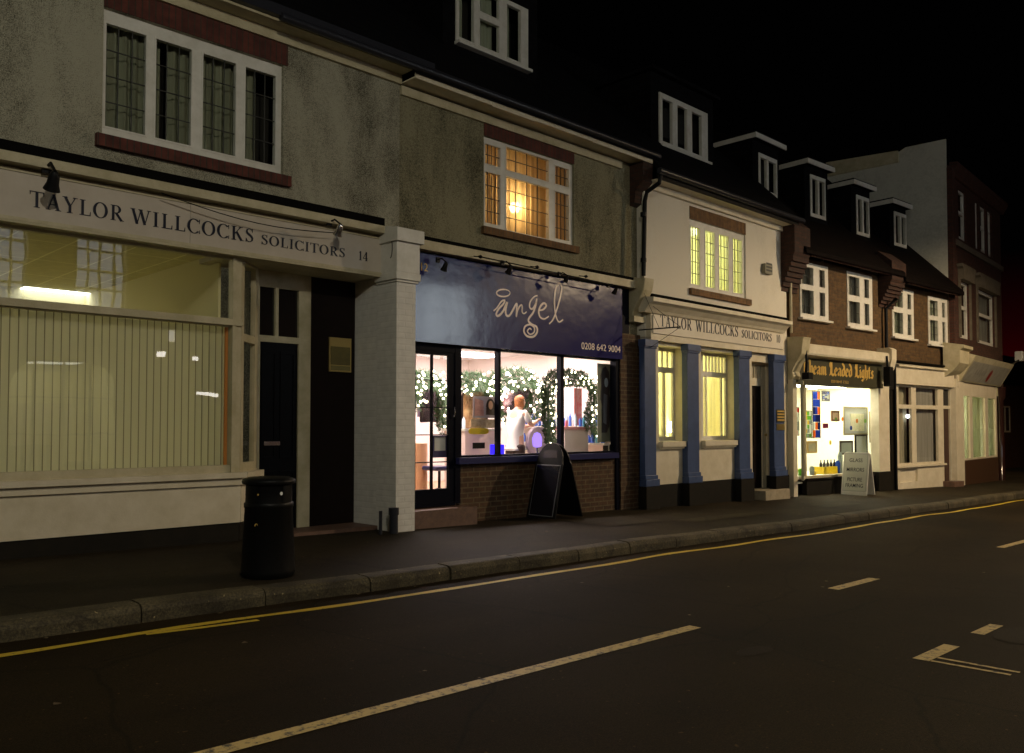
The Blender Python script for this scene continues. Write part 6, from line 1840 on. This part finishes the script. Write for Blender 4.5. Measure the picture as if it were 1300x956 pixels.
def framed(label, x0, y0, x1, y1, v, fm_, im, tilt=0, inset=None):
    p, q = Y2(x0, y0, v), Y2(x1, y1, v)
    t = root('picture_frame', label, 'picture frame', Cc, p[0], v, q[1], 'frames in the bright shop')
    w_ = .045
    MB().grid(p[0], q[0], q[1], p[1], v, v + .03, [(p[0] + w_, q[0] - w_, q[1] + w_, p[1] - w_)]).build('frame', fm_, t, bevel=.004)
    MB().box(p[0] + w_ - .005, q[0] - w_ + .005, v + .012, v + .018, q[1] + w_ - .005, p[1] - w_ + .005).build('picture', im, t)
    if inset:
        MB().box(p[0] + (q[0] - p[0]) * .28, q[0] - (q[0] - p[0]) * .15, v + .006, v + .0115, q[1] + .1, q[1] + (p[1] - q[1]) * .75).build('mount', inset, t)


framed('large grey framed mirror with a pale print on the right of the bright shop', 415, 390, 556, 556, .38, mat('grey_frame', (.28, .26, .16), .4), mat('grey_mirror', (.45, .5, .5), .25), inset=mat('pale_print2', (.75, .7, .6), .6, noise=((.5, .6, .35), 10)))
framed('black framed glass leaning low behind the white pavement board', 482, 553, 555, 690, .30, M['black'], mat('grey_pane', (.35, .42, .42), .2))
framed('small maroon framed picture in the middle of the bright shop window', 299, 489, 326, 517, .35, mat('maroon_frame', (.2, .02, .06), .4), mat('maroon_print', (.4, .1, .15), .5))
framed('pale yellow framed print hanging low left in the bright shop window', 205, 592, 262, 660, .28, mat('pale_gold_frame', (.55, .42, .16), .4), mat('pale_yellow_print', (.6, .55, .3), .6, noise=((.4, .45, .35), 12)))
framed('slim brown framed print right of the tall blue leaded panel', 345, 415, 392, 478, .30, mat('brown_frame', (.16, .08, .03), .5), mat('ochre_print', (.55, .38, .18), .6, noise=((.7, .6, .45), 12)))
framed('dark framed stack of glass at the lower centre of the bright shop window', 395, 590, 470, 668, .26, mat('dark_frame', (.05, .04, .03), .5), mat('green_grey_pane', (.38, .46, .40), .15))
framed('narrow dark framed strip hanging near the right edge of the bright shop window', 566, 420, 590, 600, .26, mat('bronze_frame', (.18, .12, .05), .4), mat('pale_blue_pane', (.55, .6, .6), .2))
for (x_, y_, mk, lb) in ((371, 468, SG['green'], 'round green glass roundel'), (540, 475, SG['green'], 'round green glass roundel near the grey mirror'), (408, 465, SG['orange'], 'small orange glass roundel'), (492, 475, SG['orange'], 'orange glass roundel in front of the grey mirror'), (458, 516, SG['blue'], 'small blue glass piece below the grey mirror'), (338, 600, SG['yellow'], 'small yellow glass piece low in the shop window')):
    p = Y2(x_, y_, .3); mb = MB().prism([(p[0] + .05 * math.cos(a), p[1] + .055 * math.sin(a)) for a in [2 * math.pi * i / 14 for i in range(14)]], .3, .308)
    single('glass_roundel', mb, mk, lb + ' hanging in the bright shop', 'glass roundel', Cc, (p[0], .3, p[1]), 'glass roundels')
# low display shelf
p, q = Y2(200, 778, .3), Y2(605, 778, .3)
sh = root('display_shelf', 'low pale display shelf along the bottom of the bright shop window', 'shelf', Cc, p[0], .3, zs)
MB().box(wl_ - .3, wr_, .12, 1.2, zs - .05, zs + .025).build('shelf', M['white'], sh)
c0, c1 = Y2(290, 741, .25), Y2(381, 774, .25)
cr8 = root('crate', 'yellow crate holding dark bottles at the bottom of the bright shop window', 'crate', Cc, c0[0], .25, zs + .03)
MB().grid(c0[0], c1[0], zs + .026, c0[1], .22, .24, []).box(c0[0], c0[0] + .02, .241, .5, zs + .026, c0[1]).box(c1[0] - .02, c1[0], .241, .5, zs + .026, c0[1]).build('box', M['yellow'], cr8)
for k in range(5):
    bx = c0[0] + .05 + (c1[0] - c0[0] - .1) * k / 4
    mb = MB().lathe(bx, .31, [(.001, zs + .03), (.036, zs + .03), (.036, c0[1] + .06), (.014, c0[1] + .11), (.014, c0[1] + .16), (.001, c0[1] + .16)], 10)
    single('bottle', mb, M['black'], 'dark bottle standing in the yellow crate of the bright shop', 'bottle', Cc, (bx, .31, zs + .03), 'bottles in the yellow crate', smooth=True)
rr = random.Random(12)
for k, (x_, y_, c_, h_) in enumerate(((140, 770, 'yellow', .20), (170, 772, 'green', .16), (250, 765, 'yellow', .10), (575, 765, 'yellow', .24), (592, 765, 'green', .2), (235, 765, 'grey', .2), (400, 765, 'grey', .5), (385, 765, 'blue', .3))):
    p = Y2(x_, y_, .22)
    mb = MB().lathe(p[0], .24, [(.001, zs + .03), (.05, zs + .03), (.06, zs + .03 + h_ * .8), (.03, zs + .03 + h_), (.001, zs + .03 + h_)], 10)
    nm = {'yellow': 'yellow', 'green': 'green', 'grey': 'grey glass', 'blue': 'blue'}[c_]
    single('jar', mb, SG[c_], ['small yellow jar at the far left of the bright shop sill', 'small green jar at the left of the bright shop sill', 'low yellow jar left of the yellow crate', 'tall yellow jar at the right end of the bright shop sill', 'green jar at the right end of the bright shop sill', 'grey glass jar left of the yellow crate', 'tall grey glass vase behind the white pavement board', 'blue vase right of the yellow crate'][k], 'jar', Cc, (p[0], .24, zs + .03), smooth=True)
p = Y2(234, 288, .5); mb = MB().lathe(p[0], .5, [(.02, p[1] + .14), (.02, p[1] + .04), (.10, p[1]), (.11, p[1] - .03), (.001, p[1] - .03)], 14)
single('ceiling_lamp', mb, mat('grey_lamp_metal', (.25, .24, .18), .4), 'round grey ceiling lamp at the top left of the bright shop window', 'lamp', Cc, (p[0], .5, p[1]), smooth=True)

# bottles in the corner shop
for k, px in enumerate((1231, 1251, 1259)):
    u = Ee.u(px, .15); zz = zg0
    mb = MB().lathe(u, .15, [(.001, zz - .28), (.05, zz - .28), (.05, zz + .12), (.018, zz + .22), (.018, zz + .34), (.001, zz + .34)], 10)
    single('bottle', mb, bcol[3] if k else M['brass'], ['brass coloured bottle on the left of the corner shop sill', 'teal bottle in the middle of the corner shop sill', 'teal bottle at the right end of the corner shop sill'][k], 'bottle', Ee, (u, .15, zz - .28), smooth=True)

# ================================================================= pavement things
# litter bin
bx, by = 3.80, 6.93; bz = gy(bx, by)
bn = root('litter_bin', 'round black litter bin with overhanging rim at the kerb in front of the office', 'litter bin', WORLD, bx, by, bz)
MB().lathe(bx, by, [(.001, bz), (.215, bz), (.235, bz + .03), (.232, bz + .06), (.205, bz + .60), (.212, bz + .61), (.212, bz + .64), (.205, bz + .65)], 32).build('body', M['black_plastic'], bn, smooth=True)
hd = MB()
hd.lathe(bx, by, [(.200, bz + .65), (.198, bz + .80), (.205, bz + .81)], 32)
hd.build('opening_band', M['black'], bn, smooth=True)
MB().lathe(bx, by, [(.205, bz + .808), (.225, bz + .812), (.232, bz + .83), (.225, bz + .85), (.18, bz + .868), (.001, bz + .878)], 32).build('lid', M['black_plastic'], bn, smooth=True)
for k in range(4):
    a0 = R(200 + 90 * k - 14)
    MB().lathe(bx, by, [(.2065, bz + .655), (.2085, bz + .80)], 6, a0, a0 + R(28)).build('pillar', M['black_plastic'], bn)
for (px, py, m_, r_, nm) in ((357, 626.5, M['paper'], .014, 'sticker'), (325.5, 667, M['gold'], .016, 'emblem'), (328, 628, M['gold'], .008, 'lock')):
    ry = ray(px, py); best = None
    # point where the ray meets the drum
    dx, dy = ry.x, ry.y; rr_ = .213 if py < 640 else .207
    a_q = dx * dx + dy * dy; b_q = -2 * (bx * dx + by * dy); c_q = bx * bx + by * by - rr_ * rr_
    t_ = (-b_q - math.sqrt(max(0, b_q * b_q - 4 * a_q * c_q))) / (2 * a_q)
    p = CAM + ry * t_; nrm = Vector((p.x - bx, p.y - by, 0)).normalized(); tg = Vector((-nrm.y, nrm.x, 0))
    mb = MB(); mb.poly([p + nrm * .004 + tg * r_ * math.cos(a) + Vector((0, 0, 1)) * r_ * 1.1 * math.sin(a) for a in [2 * math.pi * i / 12 for i in range(12)]])
    mb.build(nm, m_, bn)


def aboard(name, label, x0, x1, y0, y1, zt_, m_frame, m_panel, arched, fb=.0):
    """A-frame board standing across the pavement, its face turned down the street"""
    zb = gy(x0, (y0 + y1) / 2); xm = x0 + (x1 - x0) * .46
    t = root(name, label, 'pavement sign', WORLD, x0, (y0 + y1) / 2, zb)
    H0 = zt_ - zb; W0 = (y1 - y0) / 2; ym = (y0 + y1) / 2

    def face(prof, side, off, th):
        # prof in (across, up) -> sloping face
        mb = MB(); n = len(prof); out = []
        for k in range(2):
            for a, b in prof:
                if side < 0: x_ = x0 + (xm - x0) * b / H0 - off - (0 if k else th)
                else: x_ = x1 - (x1 - xm) * b / H0 + off + (0 if k else th)
                out.append(Vector((x_, ym + a, zb + b)))
        mb.v = out; mb.f = [tuple(range(n)), tuple(reversed(range(n, 2 * n)))] + [(i, (i + 1) % n, n + (i + 1) % n, n + i) for i in range(n)]
        return mb
    if arched:
        prof = [(-W0 - .02, .02), (-W0 - .02, .03), (-W0, H0 * .72)] + [(-W0 * .95 * math.cos(R(a)), H0 * .76 + H0 * .24 * math.sin(R(a))) for a in range(0, 181, 15)] + [(W0, H0 * .72), (W0 + .02, .03), (W0 + .02, .02)]
    else:
        c_ = .05; prof = [(-W0, 0.0), (-W0, H0 - c_), (-W0 + .015, H0 - .015), (-W0 + c_, H0), (W0 - c_, H0), (W0 - .015, H0 - .015), (W0, H0 - c_), (W0, 0.0)]
    face(prof, -1, 0, .022).build('front_frame', m_frame, t, smooth=False)
    face(prof, 1, 0, .022).build('back_frame', m_frame, t)
    return t, face, H0, W0, ym, zb, xm


t, face, H0, W0, ym, zb, xm = aboard('pavement_sign', 'black arch topped chalkboard standing on the pavement before the salon', 9.35, 9.95, 8.62, 9.17, 1.31, M['black_plastic'], None, True)
face([(-W0 + .03, .05), (-W0 + .03, H0 * .71), (W0 - .03, H0 * .71), (W0 - .03, .05)], -1, .023, .004).build('trim', mat('grey_trim', (.16, .16, .17), .4), t)
face([(-W0 + .042, .062), (-W0 + .042, H0 * .70), (W0 - .042, H0 * .70), (W0 - .042, .062)], -1, .0275, .003).build('panel', mat('chalkboard', (.008, .008, .012), .18), t)
face([(-W0 * .5, H0 * .80), (-W0 * .5, H0 * .90), (W0 * .5, H0 * .90), (W0 * .5, H0 * .80)], -1, .023, .003).build('header_plate', mat('dark_header', (.03, .025, .035), .25), t)
t, face, H0, W0, ym, zb, xm = aboard('pavement_sign', 'white pavement board reading glass mirrors picture framing before the bright shop', 19.2, 19.62, 8.19, 8.78, .97, M['white'], None, False)
face([(-W0 + .03, .09), (-W0 + .03, H0 - .03), (W0 - .03, H0 - .03), (W0 - .03, .09)], -1, .023, .002).build('border', mat('grey_border', (.25, .25, .2), .5), t)
face([(-W0 + .037, .097), (-W0 + .037, H0 - .037), (W0 - .037, H0 - .037), (W0 - .037, .097)], -1, .0255, .002).build('panel', mat('board_panel_white', (.62, .62, .52), .5), t)


def face_text(txt, a0, a1, b0, h):
    cu = bpy.data.curves.new('lettering', 'FONT'); cu.body = txt; cu.extrude = .001; cu.offset = .004
    ob = bpy.data.objects.new('lettering', cu); C.objects.link(ob)
    me = bpy.data.meshes.new_from_object(ob.evaluated_get(bpy.context.evaluated_depsgraph_get()))
    bpy.data.objects.remove(ob)
    xs_ = [q.co.x for q in me.vertices]; ys_ = [q.co.y for q in me.vertices]; mx, my = min(xs_), min(ys_)
    for q in me.vertices:
        a = a1 - (q.co.x - mx) / (max(xs_) - mx) * (a1 - a0); b = b0 + (q.co.y - my) / (max(ys_) - my) * h
        x_ = 19.2 + (xm - 19.2) * b / H0 - .0285 + q.co.z
        q.co = Vector((x_, ym + a, zb + b)) - OFF[t][1]
    me.materials.append(M['ink']); o_ = bpy.data.objects.new('lettering', me); link(o_, t)


face_text('GLASS', -.15, .15, H0 * .77, .085)
face_text('MIRRORS', -.2, .2, H0 * .55, .085)
face_text('PICTURE', -.17, .17, H0 * .32, .085)
face_text('FRAMING', -.2, .2, H0 * .18, .085)

# ================================================================= far side of the side road
fh = root('distant_house', 'dark unlit house beyond the side road at the end of the terrace', 'house', WORLD, 62, 18, -1)
MB().grid(56, 78, -2, 4.3, 17, 17.3, [(60, 62, 1.2, 2.9), (66, 68, 1.2, 2.9)]).box(56, 56.3, 17.3, 26, -2, 4.3).build('wall', M['red_brick'], fh)
MB().prism([(16.6, 4.31), (21, 7.2), (26, 4.31)], 55.6, 78, 'x').build('roof', M['slate'], fh)
MB().grid(60, 62, 1.2, 2.9, 17.05, 17.1, [(60.1, 60.95, 1.3, 2.8), (61.05, 61.9, 1.3, 2.8)]).build('window', M['white'], fh)
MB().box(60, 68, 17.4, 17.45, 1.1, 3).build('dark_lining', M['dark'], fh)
fl2 = root('distant_wall', 'low dark wall and hedge line closing the end of the street', 'wall', WORLD, 70, 6, -1.3)
MB().box(80, 80.5, -30, 17, -2.5, 1.4).build('wall', M['red_brick'], fl2)

# ================================================================= across the road, behind the camera (seen only in the glass)
ob_ = root('opposite_shop', 'shop across the road with an arched lit window and leaded windows above', 'building', WORLD, 10, -5, 0)
wl = [(5.6, 6.3, 4.6, 6.7), (7.4, 8.7, 4.6, 6.7)]
ar = (5.9, 8.5, .45, 3.2)
MB().grid(-8, 30, 0, 8.5, -5.3, -5, wl + [ar, (17.4, 20.9, 4.0, 6.6)]).box(-8, 30, -11, -10.8, 0, 8.5).build('wall', M['red_brick'], ob_)
rf = MB().prism([(-4.7, 8.5), (-8, 11.5), (-11, 8.5)], -8, 30, 'x'); rf.build('roof', M['slate'], ob_)
for k, (a, b, c_, d) in enumerate(wl):
    n = 2 if k == 0 else 4
    cells = [(a + (b - a) * i / n + .03, a + (b - a) * (i + 1) / n - .03, c_ + (d - c_) * j / 4 + .03, c_ + (d - c_) * (j + 1) / 4 - .03) for i in range(n) for j in range(4)]
    wq = MB().grid(a, b, c_, d, -5.1, -5.05, cells).build('window', M['white'], ob_)
    wavy(MB(), a, b, c_, d, -5.4, .04, .2, k).build('lit_curtain', glow('lit_net_curtain', (.75, .8, .95), 1.1), wq)
a, b, c_, d = ar
fr2 = MB()
for i in range(1, 4): fr2.box(a + (b - a) * i / 4 - .03, a + (b - a) * i / 4 + .03, -5.15, -5.1, c_, d)
for j in range(1, 3): fr2.box(a, b, -5.16, -5.11, c_ + (d - c_) * j / 3 - .02, c_ + (d - c_) * j / 3 + .02)
cr2 = .7
for s_ in (0, 1):
    cx_ = a if s_ == 0 else b
    pts2 = [(cx_, d)] + [((a + cr2 - cr2 * math.cos(R(t2))) if s_ == 0 else (b - cr2 + cr2 * math.cos(R(t2))), d - cr2 + cr2 * math.sin(R(t2))) for t2 in range(0, 91, 10)]
    fr2.prism(pts2, -5.2, -5.02)
fr2.build('arched_window', M['dark'], ob_)
MB().box(a - .5, b + .5, -9, -8.95, 0, 3.6).box(a - .5, a - .45, -8.95, -5.31, 0, 3.6).box(b + .45, b + .5, -8.95, -5.31, 0, 3.6).build('shop_room', M['office'], ob_)
MB().box(a, b, -8.5, -6, 3.35, 3.4).build('ceiling_light', glow('opposite_tube', (1, .97, .8), 3.5), ob_)
MB().box(a + .2, a + 1.6, -7.5, -7, .0, 1.1).build('counter', M['wood_dark'], ob_); MB().box(a + .9, b - .1, -8.6, -8.3, 0, 2.2).build('cupboard', M['cream2'], ob_)
MB().box(17.3, 21.0, -5.5, -5.45, 3.9, 6.7).build('added_glare_sheet', glow('sign_glare_glow', (.85, .95, 1), 5.0), ob_)  # glowing sheet added to give the salon sign its glare
for x_, z_, w_, h_ in ((9.64, 3.55, .22, .16), (10.6, 3.45, .16, .12), (10.95, 2.5, .6, .07), (9.9, 4.1, .14, .30)):
    MB().box(x_ - w_ / 2, x_ + w_ / 2, -4.99, -4.94, z_ - h_ / 2, z_ + h_ / 2).build('wall_lamp', glow('opposite_wall_lamp', (1, .93, .85), 9 if h_ < .2 else 2.5), ob_)
nrr = MB()
for i in range(1, 3): nrr.box(17.4 + 3.5 * i / 3 - .05, 17.4 + 3.5 * i / 3 + .05, -5.2, -5.1, 4.0, 6.6)
nrr.build('mullion', M['dark'], ob_)


# ================================================================= street lamps and an added fill lamp (just outside the frame)
def street_lamp(label, x, y, h, reach, col, power, ec, cut=None):
    t = root('street_lamp', label, 'street lamp', WORLD, x, y, gz(x), 'street lamps')
    z0 = gz(x)
    MB().tube([(x, y, z0), (x, y, z0 + 1.2), (x, y, z0 + 1.25), (x, y, h), (x, y + reach * .3, h + .25), (x, y + reach, h + .32)], [.09, .09, .06, .05, .04, .03], 10).build('post', M['black_gutter'], t, smooth=True)
    MB().box(x - .13, x + .13, y + reach - .05, y + reach + .55, h + .30, h + .42).build('head', M['black_gutter'], t, bevel=.03)
    MB().box(x - .10, x + .10, y + reach + .02, y + reach + .50, h + .24, h + .299).build('lens', glow('lamp_lens', ec, 30), t)
    ld = bpy.data.lights.new('street_lamp_light', 'SPOT' if cut else 'POINT'); ld.energy = power; ld.color = col; ld.shadow_soft_size = .12
    if cut: ld.spot_size = R(cut); ld.spot_blend = .35
    o_ = bpy.data.objects.new('street_lamp_light', ld); link(o_, t)
    o_.location = Vector((x, y + reach + .25, h + .10)) - OFF[t][1]


street_lamp('sodium street lamp across the road from the leaded lights shop', 21.5, -1.5, 7.4, 1.6, (1, .75, .46), SODIUM, (1, .6, .2), 176)
street_lamp('warm white lamp added across the road behind the camera to brighten the left fronts', 0.5, -2.9, 7.0, 1.0, (1, .92, .74), NEAR_FILL, (1, .9, .7))
street_lamp('cooler street lamp behind and to the left of the camera', -5.5, -1.5, 7.5, 1.6, (.80, .97, .80), COOL, (.8, .9, 1))
street_lamp('sodium street lamp across the road beyond the corner building', 46, -1.5, 8.0, 1.6, (1, .62, .26), SODIUM * .4, (1, .6, .2), 170)

# wind-blown litter and leaves lying on the road, gutter and pavement
lt_ = MB(); rr = random.Random(21)
for k in range(170):
    x_ = rr.uniform(1, 26); y_ = rr.choice([rr.uniform(1.5, 6.2), wig(x_) - rr.uniform(.02, .12), rr.uniform(6.7, 9.0), wig(x_) - rr.uniform(.02, .10)])
    z_ = gz(x_) - .013 if y_ < wig(x_) else gy(x_, y_) + .004
    sz = rr.uniform(.008, .026); a = rr.random() * 6.28
    lt_.poly([(x_ + sz * math.cos(a + t) * (1 if i % 2 else .6), y_ + sz * math.sin(a + t) * (1 if i % 2 else .6), z_ + .006 * rr.random()) for i, t in enumerate([0, 1.2, 2.2, 3.3, 4.4, 5.4])])
tag(lt_.build('litter', mat('litter_paper_and_leaves', (.16, .12, .06), .8, noise=((.05, .03, .015), 3))), 'small leaves and scraps of litter scattered on road and pavement', 'litter', None, 'stuff')
